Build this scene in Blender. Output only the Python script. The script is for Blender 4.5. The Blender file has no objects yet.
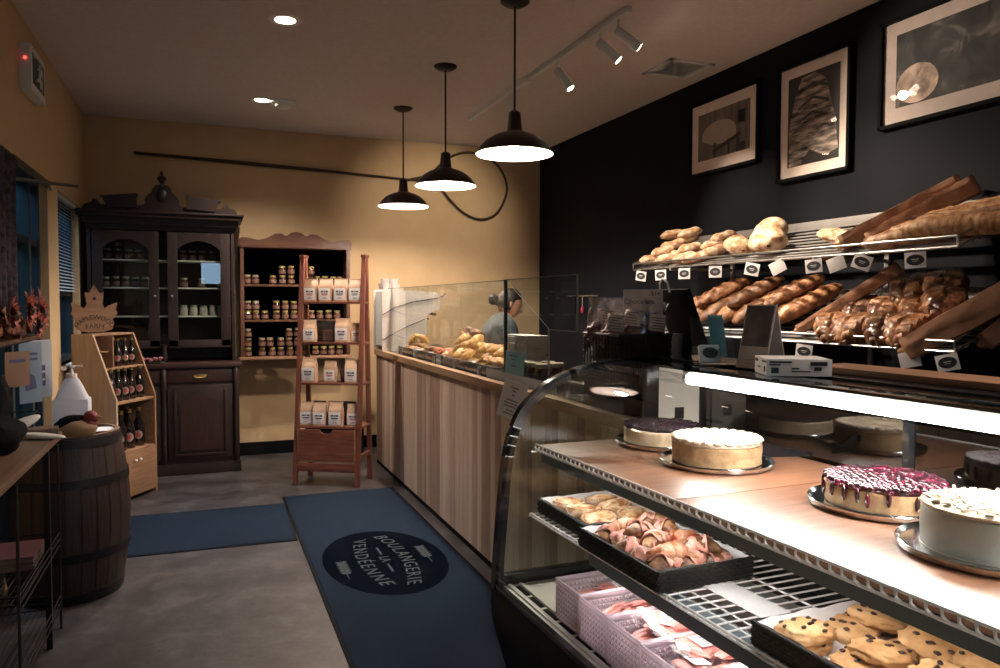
import bpy, bmesh, math, random
from mathutils import Vector, Matrix, Euler, noise
PI = math.pi
R = math.radians
C = bpy.context.scene.collection
rnd = random.Random(7)

# ------------------------------------------------------------------ camera
H = 1.55
cam_d = bpy.data.cameras.new('camera'); cam = bpy.data.objects.new('camera', cam_d); C.objects.link(cam)
cam.location = (0, 0, H)
yaw, pit, rol = 0.373175841, 0.0416179771, 0.00241380972
fw = Vector((math.sin(yaw)*math.cos(pit), math.cos(yaw)*math.cos(pit), -math.sin(pit)))
rt = Vector((math.cos(yaw), -math.sin(yaw), 0)); up = rt.cross(fw)
rt2 = rt*math.cos(rol)+up*math.sin(rol); up2 = -rt*math.sin(rol)+up*math.cos(rol)
cam.rotation_euler = Matrix((rt2, up2, -fw)).transposed().to_euler()
cam_d.sensor_width = 36; cam_d.lens = 755.64*36/1000; cam_d.clip_start = 0.05
bpy.context.scene.camera = cam

# ------------------------------------------------------------------ world and exposure
w = bpy.data.worlds.new('dusk'); bpy.context.scene.world = w; w.use_nodes = True
bg = w.node_tree.nodes['Background']; bg.inputs[0].default_value = (0.10, 0.30, 0.42, 1); bg.inputs[1].default_value = 0.05
vs = bpy.context.scene.view_settings
vs.view_transform = 'Standard'; vs.look = 'None'; vs.gamma = 1; vs.exposure = 0.25; vs.use_curve_mapping = False
E_BULB, P_POT, P_SPOT, E_TUBE, E_STRIP = 1450, 32, 180, 68, 14

def light(name, typ, power, col, loc, parent=None, rot=None, **kw):
    l = bpy.data.lights.new(name, typ); l.energy = power; l.color = col
    for k, v in kw.items(): setattr(l, k, v)
    o = bpy.data.objects.new(name, l); C.objects.link(o); o.parent = parent; o.location = loc
    if rot is not None: o.rotation_euler = rot
    return o
def look_rot(d): return Vector(d).to_track_quat('-Z', 'Y').to_euler()
# cold daylight arriving through the front window and the tall left window
light('front_window_daylight', 'AREA', 14, (.50, .74, 1), (.35, -3.35, 2.2), None, look_rot((.12, 1, -.12)), shape='RECTANGLE', size=1.1, size_y=.6)
light('left_window_daylight', 'AREA', 190, (.50, .76, 1), (-2.6, 5.3, 3.9), None, look_rot((1.3, 0, -1.55)), shape='RECTANGLE', size=1.5, size_y=1.2)

# ------------------------------------------------------------------ materials
def nt(name):
    m = bpy.data.materials.new(name); m.use_nodes = True
    return m, m.node_tree, m.node_tree.nodes['Principled BSDF']
def mat(name, col, rough=0.5, metal=0.0, emit=0, coat=0.0, spec=0.5, alpha=1):
    m, t, b = nt(name)
    b.inputs['Base Color'].default_value = (*col, 1); b.inputs['Roughness'].default_value = rough
    b.inputs['Metallic'].default_value = metal; b.inputs['Coat Weight'].default_value = coat
    b.inputs['Specular IOR Level'].default_value = spec
    if emit: b.inputs['Emission Color'].default_value = (*col, 1); b.inputs['Emission Strength'].default_value = emit
    # small procedural variation
    if not emit:
        n = t.nodes.new('ShaderNodeTexNoise'); n.inputs['Scale'].default_value = 14; n.inputs['Detail'].default_value = 4
        tc = t.nodes.new('ShaderNodeTexCoord'); t.links.new(tc.outputs['Object'], n.inputs['Vector'])
        mx = t.nodes.new('ShaderNodeMix'); mx.data_type = 'RGBA'
        t.links.new(n.outputs['Fac'], mx.inputs['Factor'])
        mx.inputs['A'].default_value = (*[c*.86 for c in col], 1); mx.inputs['B'].default_value = (*[min(1, c*1.12) for c in col], 1)
        t.links.new(mx.outputs['Result'], b.inputs['Base Color'])
    return m
def ramp_mat(name, stops, scale=(1,1,1), nscale=5, detail=6, rough=0.6, distort=0.0, bump=0.0, coat=0.0, rand=0.0, wave=None, spec=0.5, nrough=0.6):
    m, t, b = nt(name); L = t.links.new
    tc = t.nodes.new('ShaderNodeTexCoord'); mp = t.nodes.new('ShaderNodeMapping'); mp.inputs['Scale'].default_value = scale
    L(tc.outputs['Object'], mp.inputs['Vector'])
    vec = mp.outputs['Vector']
    oi = t.nodes.new('ShaderNodeObjectInfo')
    va = t.nodes.new('ShaderNodeVectorMath'); va.operation = 'MULTIPLY_ADD'
    L(vec, va.inputs[0]); va.inputs[1].default_value = (1,1,1)
    mu = t.nodes.new('ShaderNodeMath'); mu.operation = 'MULTIPLY'; mu.inputs[1].default_value = 37.0; L(oi.outputs['Random'], mu.inputs[0])
    cb = t.nodes.new('ShaderNodeCombineXYZ'); L(mu.outputs[0], cb.inputs[0]); L(mu.outputs[0], cb.inputs[1])
    L(cb.outputs[0], va.inputs[2]); vec = va.outputs[0]
    if wave:
        n = t.nodes.new('ShaderNodeTexWave'); n.inputs['Scale'].default_value = nscale; n.inputs['Distortion'].default_value = wave
        n.inputs['Detail'].default_value = 3; n.inputs['Detail Scale'].default_value = 1.5
    else:
        n = t.nodes.new('ShaderNodeTexNoise'); n.inputs['Scale'].default_value = nscale; n.inputs['Detail'].default_value = detail
        n.inputs['Distortion'].default_value = distort; n.inputs['Roughness'].default_value = nrough
    L(vec, n.inputs['Vector'])
    r = t.nodes.new('ShaderNodeValToRGB'); e = r.color_ramp.elements
    while len(e) < len(stops): e.new(0.5)
    for i, (p, c) in enumerate(stops): e[i].position = p; e[i].color = (*c, 1)
    L(n.outputs['Fac'], r.inputs['Fac'])
    out = r.outputs['Color']
    if rand:
        mr = t.nodes.new('ShaderNodeMapRange'); mr.inputs['To Min'].default_value = 1-rand; mr.inputs['To Max'].default_value = 1+rand
        L(oi.outputs['Random'], mr.inputs['Value'])
        hs = t.nodes.new('ShaderNodeHueSaturation'); L(mr.outputs[0], hs.inputs['Value']); L(out, hs.inputs['Color']); out = hs.outputs[0]
    L(out, b.inputs['Base Color']); b.inputs['Roughness'].default_value = rough; b.inputs['Coat Weight'].default_value = coat
    b.inputs['Specular IOR Level'].default_value = spec
    if bump:
        bp = t.nodes.new('ShaderNodeBump'); bp.inputs['Strength'].default_value = bump; bp.inputs['Distance'].default_value = 0.01
        L(n.outputs['Fac'], bp.inputs['Height']); L(bp.outputs[0], b.inputs['Normal'])
    return m
def glass(name, tint=(0.93, 0.97, 0.96), rough=0.0, base=0.04, power=1.0):
    m = bpy.data.materials.new(name); m.use_nodes = True; t = m.node_tree; t.nodes.clear(); L = t.links.new
    o = t.nodes.new('ShaderNodeOutputMaterial'); tr = t.nodes.new('ShaderNodeBsdfTransparent'); tr.inputs[0].default_value = (*tint, 1)
    g = t.nodes.new('ShaderNodeBsdfGlossy'); g.inputs['Roughness'].default_value = rough; g.inputs[0].default_value = (1, 1, 1, 1)
    lw = t.nodes.new('ShaderNodeLayerWeight'); lw.inputs['Blend'].default_value = 0.5
    fr = t.nodes.new('ShaderNodeMath'); fr.operation = 'POWER'; fr.inputs[1].default_value = 5.0; L(lw.outputs['Facing'], fr.inputs[0])
    ma = t.nodes.new('ShaderNodeMath'); ma.operation = 'MULTIPLY_ADD'; ma.inputs[1].default_value = power*.7; ma.inputs[2].default_value = base; ma.use_clamp = True
    L(fr.outputs[0], ma.inputs[0])
    mx = t.nodes.new('ShaderNodeMixShader'); L(ma.outputs[0], mx.inputs[0]); L(tr.outputs[0], mx.inputs[1]); L(g.outputs[0], mx.inputs[2]); L(mx.outputs[0], o.inputs[0])
    return m

def wood(name, dark, light, axis=2, scale=3, rough=0.5, coat=0.0, rand=0.0, bump=0.1):
    s = [14, 14, 14]; s[axis] = 1.2
    return ramp_mat(name, [(0.3, dark), (0.7, light)], scale=tuple(s), nscale=scale, detail=5, rough=rough, coat=coat, rand=rand, bump=bump, distort=0.6)

M = {}
M['wall'] = ramp_mat('yellow_wall_paint', [(0.35, (0.53, 0.385, 0.22)), (0.65, (0.57, 0.42, 0.245))], nscale=4, rough=0.75, bump=0.03)
M['black_wall'] = ramp_mat('black_wall_paint', [(0.35, (0.0042, 0.0055, 0.009)), (0.65, (0.0058, 0.0072, 0.0115))], nscale=3, rough=0.85, spec=.15)
M['ceiling'] = ramp_mat('ceiling_paint', [(0.35, (0.60, 0.55, 0.545)), (0.65, (0.66, 0.61, 0.60))], nscale=30, rough=0.9, bump=0.15)
M['floor'] = ramp_mat('concrete_floor', [(0.32, (0.014, 0.0135, 0.015)), (0.45, (0.028, 0.0265, 0.029)), (0.53, (0.042, 0.040, 0.043)), (0.62, (0.070, 0.068, 0.073)), (0.74, (0.026, 0.025, 0.028))], nscale=4.0, detail=12, rough=0.42, bump=0.12, distort=0.25, nrough=0.76)
M['mat_blue'] = ramp_mat('blue_mat_pile', [(0.3, (0.006, 0.010, 0.018)), (0.7, (0.015, 0.023, 0.037))], nscale=260, detail=2, rough=1, bump=0.5, spec=0.0)
M['mat_black'] = ramp_mat('black_mat_pile', [(0.3, (0.0012, 0.002, 0.004)), (0.7, (0.0025, 0.004, 0.007))], nscale=260, detail=2, rough=0.95, bump=0.4, spec=0.0)
M['mat_grey'] = ramp_mat('grey_mat_pile', [(0.3, (0.035, 0.045, 0.055)), (0.7, (0.06, 0.072, 0.085))], nscale=260, detail=2, rough=0.95, spec=0.1)
M['mat_edge'] = mat('mat_rubber', (0.003, 0.004, 0.006), 0.9, spec=.1)
M['dark_wood'] = wood('dark_walnut', (0.0065, 0.0026, 0.0022), (0.021, 0.0075, 0.0055), rough=0.5, rand=0.15)
M['hutch_panel'] = wood('hutch_panel_wood', (0.011, 0.0035, 0.0025), (0.034, 0.011, 0.0075), rough=0.45)
M['brown_wood'] = wood('brown_shelf_wood', (0.05, 0.019, 0.010), (0.115, 0.048, 0.026), axis=0, rough=0.45)
M['red_wood'] = wood('reddish_rack_wood', (0.085, 0.025, 0.017), (0.20, 0.068, 0.045), rough=0.45)
M['red_wood_x'] = wood('reddish_drawer_wood', (0.07, 0.020, 0.014), (0.24, 0.085, 0.055), axis=0, rough=0.4)
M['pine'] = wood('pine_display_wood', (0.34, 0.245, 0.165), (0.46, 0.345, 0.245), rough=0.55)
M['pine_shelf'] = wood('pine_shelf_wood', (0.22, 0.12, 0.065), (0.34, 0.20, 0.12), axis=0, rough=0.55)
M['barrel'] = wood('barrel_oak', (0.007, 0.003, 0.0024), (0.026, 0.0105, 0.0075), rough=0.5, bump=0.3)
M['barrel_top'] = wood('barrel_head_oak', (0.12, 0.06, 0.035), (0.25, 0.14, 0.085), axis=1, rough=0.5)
M['iron'] = mat('black_iron_hoop', (0.02, 0.02, 0.024), 0.45, 0.8)
M['trim_wood'] = wood('counter_edge_wood', (0.36, 0.22, 0.125), (0.50, 0.33, 0.20), axis=1, rough=0.4)
M['table_wood'] = wood('side_table_wood', (0.09, 0.052, 0.032), (0.17, 0.105, 0.066), axis=1, rough=0.45)
M['case_wood'] = wood('glossy_shelf_wood', (0.17, 0.065, 0.032), (0.36, 0.17, 0.095), axis=0, rough=0.40, coat=0.8, bump=0.02)
M['case_wood'].node_tree.nodes['Principled BSDF'].inputs['Coat Roughness'].default_value = .32
M['housing'] = mat('blue_grey_housing', (.13, .165, .185), .3)
M['board_wood'] = wood('service_board_wood', (0.10, 0.045, 0.025), (0.28, 0.15, 0.085), axis=1, rough=0.4)
M['black'] = mat('black_plastic', (0.004, 0.0048, 0.0065), 0.45, spec=.3)
M['black_matte'] = mat('black_matte', (0.004, 0.0043, 0.0055), 0.9, spec=0.1)
M['black_gloss'] = mat('black_gloss', (0.006, 0.008, 0.011), 0.12)
M['steel'] = mat('brushed_steel', (0.55, 0.56, 0.57), 0.28, 1.0)
M['chrome'] = mat('polished_tray', (0.62, 0.63, 0.64), 0.16, 1.0)
M['alum'] = mat('aluminium_slat', (0.24, 0.235, 0.23), 0.5, 0.3)
M['white'] = mat('white_plastic', (0.80, 0.79, 0.78), 0.45)
M['wire_white'] = mat('white_coated_wire', (0.86, 0.84, 0.83), 0.4)
M['cream'] = mat('cream_panel', (0.62, 0.57, 0.50), 0.5)
M['fixture'] = mat('grey_white_fixture', (0.66, 0.71, 0.71), 0.4)
M['shade'] = mat('dark_bronze_shade', (0.030, 0.018, 0.020), 0.28, 0.4)
M['shade_in'] = mat('white_enamel', (0.92, 0.88, 0.86), 0.5)
M['bulb'] = mat('lamp_glow', (1.0, 0.80, 0.65), emit=E_BULB)
M['pot_glow'] = mat('downlight_glow', (1.0, 0.80, 0.58), emit=30)
M['spot_glow'] = mat('spot_glow', (1.0, 0.84, 0.66), emit=25)
M['tube'] = mat('fluorescent_tube', (1.0, 0.93, 0.88), emit=E_TUBE)
M['strip'] = mat('shelf_light_strip', (1.0, 0.93, 0.91), emit=E_STRIP)
M['led'] = mat('red_led', (1.0, 0.03, 0.02), emit=6)
M['paper'] = mat('white_paper', (0.74, 0.72, 0.72), 0.7)
M['kraft'] = ramp_mat('kraft_paper', [(0.35, (0.50, 0.33, 0.225)), (0.65, (0.63, 0.44, 0.31))], nscale=9, rough=0.65, bump=0.3, rand=0.08)
M['kraft_dark'] = ramp_mat('brown_bread_bag', [(0.35, (0.27, 0.13, 0.07)), (0.65, (0.42, 0.22, 0.125))], nscale=7, rough=0.6, bump=0.6)
M['black_bag'] = ramp_mat('black_coffee_bag', [(0.35, (0.022, 0.018, 0.017)), (0.65, (0.05, 0.04, 0.037))], nscale=9, rough=0.4, bump=0.3)
M['ink'] = mat('black_ink', (0.012, 0.012, 0.014), 0.6)
M['ink_blue'] = mat('blue_ink', (0.05, 0.06, 0.16), 0.6)
M['ink_red'] = mat('red_ink', (0.45, 0.09, 0.07), 0.6)
M['blue_card'] = mat('light_blue_card', (0.18, 0.42, 0.50), 0.6)
M['teal_card'] = mat('teal_card', (0.03, 0.22, 0.27), 0.5)
M['jar'] = ramp_mat('dark_preserve', [(0.35, (0.022, 0.009, 0.006)), (0.65, (0.07, 0.024, 0.014))], nscale=20, rough=0.12, coat=0.6, rand=0.5)
M['jar_pale'] = ramp_mat('pale_preserve', [(0.35, (0.30, 0.24, 0.20)), (0.65, (0.42, 0.35, 0.30))], nscale=20, rough=0.15, coat=0.5, rand=0.2)
M['lid_y'] = mat('yellow_green_lid', (0.28, 0.24, 0.08), 0.35, 0.3)
M['lid_g'] = mat('pale_gold_lid', (0.34, 0.31, 0.24), 0.35, 0.4)
M['jar_label'] = mat('jar_label', (0.13, 0.07, 0.05), 0.6)
M['bottle'] = mat('dark_bottle_glass', (0.010, 0.006, 0.006), 0.08, coat=0.6)
M['foil'] = mat('gold_foil', (0.30, 0.23, 0.11), 0.3, 0.8)
M['label_pink'] = mat('bottle_label', (0.36, 0.27, 0.25), 0.6)
M['crust'] = ramp_mat('golden_crust', [(0.32, (0.16, 0.055, 0.020)), (0.48, (0.42, 0.20, 0.08)), (0.64, (0.66, 0.43, 0.23))], nscale=24, rough=0.5, bump=0.4, rand=0.2)
M['croissant'] = ramp_mat('croissant_crust', [(0.3, (0.26, 0.105, 0.028)), (0.5, (0.50, 0.28, 0.085)), (0.72, (0.68, 0.46, 0.19))], nscale=14, rough=0.45, bump=0.4, rand=0.15)
M['brown_crust'] = ramp_mat('brown_glazed_crust', [(0.32, (0.06, 0.020, 0.009)), (0.5, (0.24, 0.10, 0.040)), (0.66, (0.54, 0.32, 0.17))], nscale=20, rough=0.42, bump=0.5, rand=0.35, coat=0.1)
M['floury'] = ramp_mat('floury_bread', [(0.34, (0.30, 0.13, 0.045)), (0.48, (0.56, 0.34, 0.19)), (0.60, (0.80, 0.64, 0.48))], nscale=24, rough=0.85, bump=0.6, rand=0.1)
M['pizza'] = ramp_mat('cheesy_tart', [(0.32, (0.30, 0.05, 0.02)), (0.44, (0.56, 0.25, 0.09)), (0.56, (0.74, 0.50, 0.26)), (0.72, (0.84, 0.70, 0.52))], nscale=45, rough=0.4, bump=0.7, rand=0.1)
M['jam'] = ramp_mat('ham_and_jam_pastry', [(0.34, (0.28, 0.025, 0.012)), (0.46, (0.46, 0.16, 0.06)), (0.56, (0.66, 0.34, 0.20)), (0.68, (0.78, 0.44, 0.36))], nscale=17, rough=0.35, bump=0.6, rand=0.12)
M['ham'] = ramp_mat('pink_ham_slice', [(.32, (.34, .08, .05)), (.5, (.62, .27, .21)), (.68, (.76, .46, .38))], nscale=20, rough=.35, bump=.4, rand=.15)
M['cookie'] = ramp_mat('cookie_dough', [(0.3, (0.34, 0.15, 0.05)), (0.52, (0.58, 0.32, 0.13)), (0.72, (0.72, 0.47, 0.25))], nscale=14, rough=0.7, bump=0.5, rand=0.08)
M['choc'] = mat('dark_chocolate_chip', (0.035, 0.014, 0.009), 0.4)
M['sponge'] = ramp_mat('cake_side', [(0.3, (0.34, 0.18, 0.08)), (0.6, (0.56, 0.37, 0.20))], nscale=28, rough=0.7, bump=0.4)
M['sponge_pale'] = ramp_mat('cheesecake_side', [(0.3, (0.55, 0.38, 0.22)), (0.6, (0.80, 0.64, 0.44))], nscale=18, rough=0.6, bump=0.3)
M['cream_top'] = ramp_mat('pale_cream_top', [(0.3, (0.55, 0.40, 0.27)), (0.6, (0.72, 0.60, 0.46))], nscale=22, rough=0.5, bump=0.4)
M['mint'] = ramp_mat('pale_frosting', [(0.35, (0.34, 0.36, 0.32)), (0.65, (0.44, 0.45, 0.40))], nscale=9, rough=0.5, bump=0.2)
M['beige_crumb'] = ramp_mat('shaved_cream_top', [(0.3, (0.46, 0.35, 0.24)), (0.65, (0.68, 0.58, 0.45))], nscale=34, rough=0.7, bump=0.8)
M['berry'] = ramp_mat('glazed_berries', [(0.38, (0.018, 0.001, 0.004)), (0.55, (0.07, 0.002, 0.014)), (0.72, (0.24, 0.010, 0.05))], nscale=30, rough=0.08, coat=1.0)
M['berry_dark'] = ramp_mat('dark_glazed_berries', [(0.35, (0.008, 0.003, 0.010)), (0.7, (0.045, 0.008, 0.030))], nscale=30, rough=0.08, coat=1.0)
M['wicker'] = ramp_mat('black_wicker', [(0.4, (0.006, 0.006, 0.007)), (0.6, (0.035, 0.032, 0.030))], scale=(1, 1, 6), nscale=60, rough=0.45, bump=1.0)
M['meat'] = ramp_mat('pink_sausage', [(0.35, (0.55, 0.17, 0.14)), (0.65, (0.78, 0.36, 0.31))], nscale=14, rough=0.3, rand=0.1)
def translucent(name, col, f=.45):
    m = bpy.data.materials.new(name); m.use_nodes = True; t = m.node_tree; t.nodes.clear(); L = t.links.new
    o = t.nodes.new('ShaderNodeOutputMaterial'); d = t.nodes.new('ShaderNodeBsdfDiffuse'); tr = t.nodes.new('ShaderNodeBsdfTranslucent'); mx = t.nodes.new('ShaderNodeMixShader')
    d.inputs[0].default_value = (*col, 1); tr.inputs[0].default_value = (*col, 1); mx.inputs[0].default_value = f
    L(d.outputs[0], mx.inputs[1]); L(tr.outputs[0], mx.inputs[2]); L(mx.outputs[0], o.inputs[0]); return m
M['basket_lit_pink'] = translucent('white_plastic_basket', (0.93, 0.84, 0.89), .6)  # white plastic with the pink tint of the light put into its colour
M['skin'] = mat('skin', (0.50, 0.25, 0.17), 0.5)
M['hair'] = ramp_mat('black_hair', [(.4, (0.004, 0.003, 0.003)), (.6, (0.012, 0.009, 0.008))], scale=(1, 8, 8), nscale=30, rough=.6, spec=.25)
M['shirt'] = ramp_mat('slate_blue_shirt', [(0.35, (0.030, 0.045, 0.052)), (0.65, (0.048, 0.066, 0.074))], nscale=8, rough=0.85, bump=0.3)
M['trouser'] = mat('dark_trousers', (0.02, 0.02, 0.025), 0.8)
M['branch'] = ramp_mat('dark_old_wood', [(0.35, (0.020, 0.010, 0.007)), (0.65, (0.060, 0.030, 0.020))], nscale=12, rough=0.7, bump=0.4)
M['petal'] = ramp_mat('red_petal', [(0.35, (0.16, 0.018, 0.012)), (0.65, (0.36, 0.06, 0.03))], nscale=20, rough=0.6, rand=0.2)
M['leaf'] = ramp_mat('autumn_leaf', [(0.35, (0.10, 0.03, 0.015)), (0.65, (0.25, 0.085, 0.04))], nscale=9, rough=0.6, rand=0.3)
M['green'] = ramp_mat('dark_green_leaf', [(0.35, (0.008, 0.03, 0.014)), (0.65, (0.02, 0.07, 0.03))], nscale=9, rough=0.5)
M['jug'] = translucent('milky_jug', (0.80, 0.84, 0.92), .4)  # bluish cast of the window light is put into the milky white
M['red_feather'] = mat('red_bird_head', (0.16, 0.015, 0.018), 0.6)
M['straw'] = mat('straw_beige', (0.32, 0.21, 0.12), 0.7)
M['brass'] = mat('brass', (0.62, 0.44, 0.18), 0.25, 1.0)
M['navy'] = mat('dark_blue_frame', (0.010, 0.022, 0.034), 0.4)
M['teal_frame'] = mat('teal_frame', (0.02, 0.045, 0.055), 0.4)
M['blind'] = mat('pale_blind', (0.42, 0.47, 0.50), 0.5)
M['glass'] = glass('clear_glass')
M['case_glass'] = glass('case_glass', (0.90, 0.95, 0.93), base=0.03)
M['case_top'] = glass('dark_tinted_top_glass', (0.10, 0.13, 0.13), base=0.06, power=1.2)
M['smoked'] = glass('smoked_door_glass', (0.10, 0.14, 0.16), base=0.10, power=1.3)
M['cab_glass'] = glass('cabinet_glass', (0.80, 0.85, 0.85), base=0.03)
M['plastic_film'] = glass('plastic_film', (0.97, 0.96, 0.96), rough=0.15, base=0.03, power=1.0)
M['picture_glass'] = glass('picture_glass', (1, 1, 1), base=.012, power=.5)
M['cello'] = glass('cellophane', (.92, .90, .92), rough=.25, base=.16, power=1.2)
M['acrylic'] = glass('acrylic', (0.85, 0.90, 0.92), base=0.05)
M['window_glass'] = glass('window_glass', (0.55, 0.65, 0.70), base=0.05)

# ------------------------------------------------------------------ mesh builder
class B:
    def __init__(s): s.bm = bmesh.new(); s.mi = 0; s.sm = True
    def _fin(s, geom_faces):
        for f in geom_faces: f.material_index = s.mi
    def box(s, x0, x1, y0, y1, z0, z1, bev=0.0, mtx=None):
        x0, x1 = min(x0, x1), max(x0, x1); y0, y1 = min(y0, y1), max(y0, y1); z0, z1 = min(z0, z1), max(z0, z1)
        m = Matrix.Translation(((x0+x1)/2, (y0+y1)/2, (z0+z1)/2)) @ Matrix.Diagonal((x1-x0, y1-y0, z1-z0, 1))
        r = bmesh.ops.create_cube(s.bm, size=1, matrix=m); vv = r['verts']
        if bev:
            es = list({e for v in vv for e in v.link_edges})
            q = bmesh.ops.bevel(s.bm, geom=es, offset=bev, segments=2, affect='EDGES', profile=0.7)
            vv = list({v for f in q['faces'] for v in f.verts} | {v for v in vv if v.is_valid})
        if mtx is not None: bmesh.ops.transform(s.bm, matrix=mtx, verts=vv)
        s._fin({f for v in vv for f in v.link_faces}); return s
    def obox(s, c, size, rot=(0, 0, 0), bev=0.0):
        mtx = Matrix.Translation(c) @ Euler(rot).to_matrix().to_4x4()
        return s.box(-size[0]/2, size[0]/2, -size[1]/2, size[1]/2, -size[2]/2, size[2]/2, bev, mtx)
    def lathe(s, prof, n=24, c=(0, 0, 0), mtx=None, caps=True, squash=1.0):
        rings = []
        for r, z in prof:
            rings.append([s.bm.verts.new((c[0]+max(r, 1e-4)*math.cos(2*PI*k/n), c[1]+max(r, 1e-4)*squash*math.sin(2*PI*k/n), c[2]+z)) for k in range(n)])
        s._rings(rings, True, caps, mtx); return s
    def _rings(s, rings, closed, caps, mtx=None):
        fs = []
        n = len(rings[0])
        for a, b in zip(rings, rings[1:]):
            for k in range(n if closed else n-1):
                fs.append(s.bm.faces.new((a[k], a[(k+1) % n], b[(k+1) % n], b[k])))
        if caps and closed:
            fs.append(s.bm.faces.new(rings[0][::-1])); fs.append(s.bm.faces.new(rings[-1]))
        if mtx is not None: bmesh.ops.transform(s.bm, matrix=mtx, verts=[v for r in rings for v in r])
        s._fin(fs)
        return fs
    def tube(s, pts, r, n=8, caps=True, squash=1.0, up=None):
        pts = [Vector(p) for p in pts]; N = len(pts)
        rs = r if isinstance(r, (list, tuple)) else [r]*N
        rings = []; ref = Vector(up) if up else Vector((0, 0, 1))
        prev = None
        for i, p in enumerate(pts):
            d = (pts[min(i+1, N-1)]-pts[max(i-1, 0)])
            d = d.normalized() if d.length > 1e-9 else Vector((0, 0, 1))
            if prev is None:
                a = ref if abs(d.dot(ref)) < 0.95 else Vector((1, 0, 0))
                x = d.cross(a).normalized()
            else:
                x = (prev - d*prev.dot(d)).normalized()
            prev = x; y = d.cross(x).normalized()
            rings.append([s.bm.verts.new(p + x*(rs[i]*math.cos(2*PI*k/n)) + y*(rs[i]*squash*math.sin(2*PI*k/n))) for k in range(n)])
        s._rings(rings, True, caps); return s
    def cyl(s, p0, p1, r0, r1=None, n=16):
        return s.tube([p0, p1], [r0, r0 if r1 is None else r1], n)
    def prism(s, poly, a, b, axis='y', mtx=None):
        def P(u, v, t):
            return {'x': (t, u, v), 'y': (u, t, v), 'z': (u, v, t)}[axis]
        A = [s.bm.verts.new(P(u, v, a)) for u, v in poly]; Bv = [s.bm.verts.new(P(u, v, b)) for u, v in poly]
        n = len(poly); fs = [s.bm.faces.new(A[::-1]), s.bm.faces.new(Bv)]
        for k in range(n): fs.append(s.bm.faces.new((A[k], A[(k+1) % n], Bv[(k+1) % n], Bv[k])))
        if mtx is not None: bmesh.ops.transform(s.bm, matrix=mtx, verts=A+Bv)
        s._fin(fs); return s
    def blob(s, c, rad, rot=(0, 0, 0), amp=0.1, fr=2.0, seed=0, sub=3, flat=None, pw=1.0):
        r = bmesh.ops.create_icosphere(s.bm, subdivisions=sub, radius=1); m = Euler(rot).to_matrix(); o = Vector((seed*3.7, seed*1.3, seed*2.1))
        for v in r['verts']:
            n = v.co.copy(); k = 1 + amp*noise.noise(n*fr+o) + amp*.4*noise.noise(n*fr*2.7+o)
            q = Vector((math.copysign(abs(n.x)**pw, n.x)*rad[0], math.copysign(abs(n.y)**pw, n.y)*rad[1], n.z*rad[2]))*k
            if flat is not None: q.z = max(q.z, -rad[2]*flat)
            v.co = m @ q + Vector(c)
        s._fin({f for v in r['verts'] for f in v.link_faces}); return s
    def sheet(s, fn, nu, nv, closed_u=False):
        g = [[s.bm.verts.new(fn(i/(nu if closed_u else nu-1), j/(nv-1))) for i in range(nu)] for j in range(nv)]
        s._rings(g, closed_u, False); return s
    def obj(s, name, m, parent=None, loc=(0, 0, 0), rot=(0, 0, 0), ang=38, solid=0, flat=False):
        bmesh.ops.recalc_face_normals(s.bm, faces=s.bm.faces)
        me = bpy.data.meshes.new(name); s.bm.to_mesh(me); s.bm.free()
        for x in (m if isinstance(m, (list, tuple)) else [m]): me.materials.append(x)
        if not flat:
            for p in me.polygons: p.use_smooth = True
            me.set_sharp_from_angle(angle=R(ang))
        o = bpy.data.objects.new(name, me); C.objects.link(o); o.parent = parent; o.location = loc; o.rotation_euler = rot
        if solid:
            md = o.modifiers.new('thickness', 'SOLIDIFY'); md.thickness = solid; md.offset = 0
        return o

def tag(o, label, cat, group=None, kind=None):
    o['label'] = label; o['category'] = cat
    if group: o['group'] = group
    if kind: o['kind'] = kind
    return o
def thing(name, label, cat, loc=(0, 0, 0), rz=0, group=None):
    o = bpy.data.objects.new(name, None); o.empty_display_size = 0.05; C.objects.link(o)
    o.location = loc; o.rotation_euler = (0, 0, rz)
    return tag(o, label, cat, group)
def struct(o): o['kind'] = 'structure'; return o
def copy_tree(o, parent=None):
    c = o.copy(); C.objects.link(c); c.parent = parent
    for ch in list(o.children): copy_tree(ch, c)
    return c
def place(proto, used, loc, rot, label, group=None, scale=None):
    o = copy_tree(proto) if used[0] else proto; used[0] = True
    o.location = loc; o.rotation_euler = rot if isinstance(rot, (tuple, list, Euler)) else (0, 0, rot); o['label'] = label
    if group: o['group'] = group
    if scale: o.scale = scale if isinstance(scale, (tuple, list)) else (scale,)*3
    return o
def text_obj(name, s, size, m, parent=None, loc=(0, 0, 0), rot=(0, 0, 0), ext=0.0006, shear=0, sx=1.0, warp=None, spacing=1.0):
    cu = bpy.data.curves.new(name, 'FONT'); cu.body = s; cu.size = size; cu.align_x = 'CENTER'; cu.align_y = 'CENTER'; cu.extrude = ext; cu.shear = shear
    cu.resolution_u = 3; cu.space_character = spacing
    t = bpy.data.objects.new(name, cu); C.objects.link(t); dg = bpy.context.evaluated_depsgraph_get()
    me = bpy.data.meshes.new_from_object(t.evaluated_get(dg)); bpy.data.objects.remove(t)
    for v in me.vertices:
        v.co.x *= sx
        if warp: v.co = Vector(warp(v.co.x, v.co.y, v.co.z))
    me.materials.clear(); me.materials.append(m)
    o = bpy.data.objects.new(name, me); C.objects.link(o); o.parent = parent; o.location = loc; o.rotation_euler = rot
    return o
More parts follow.
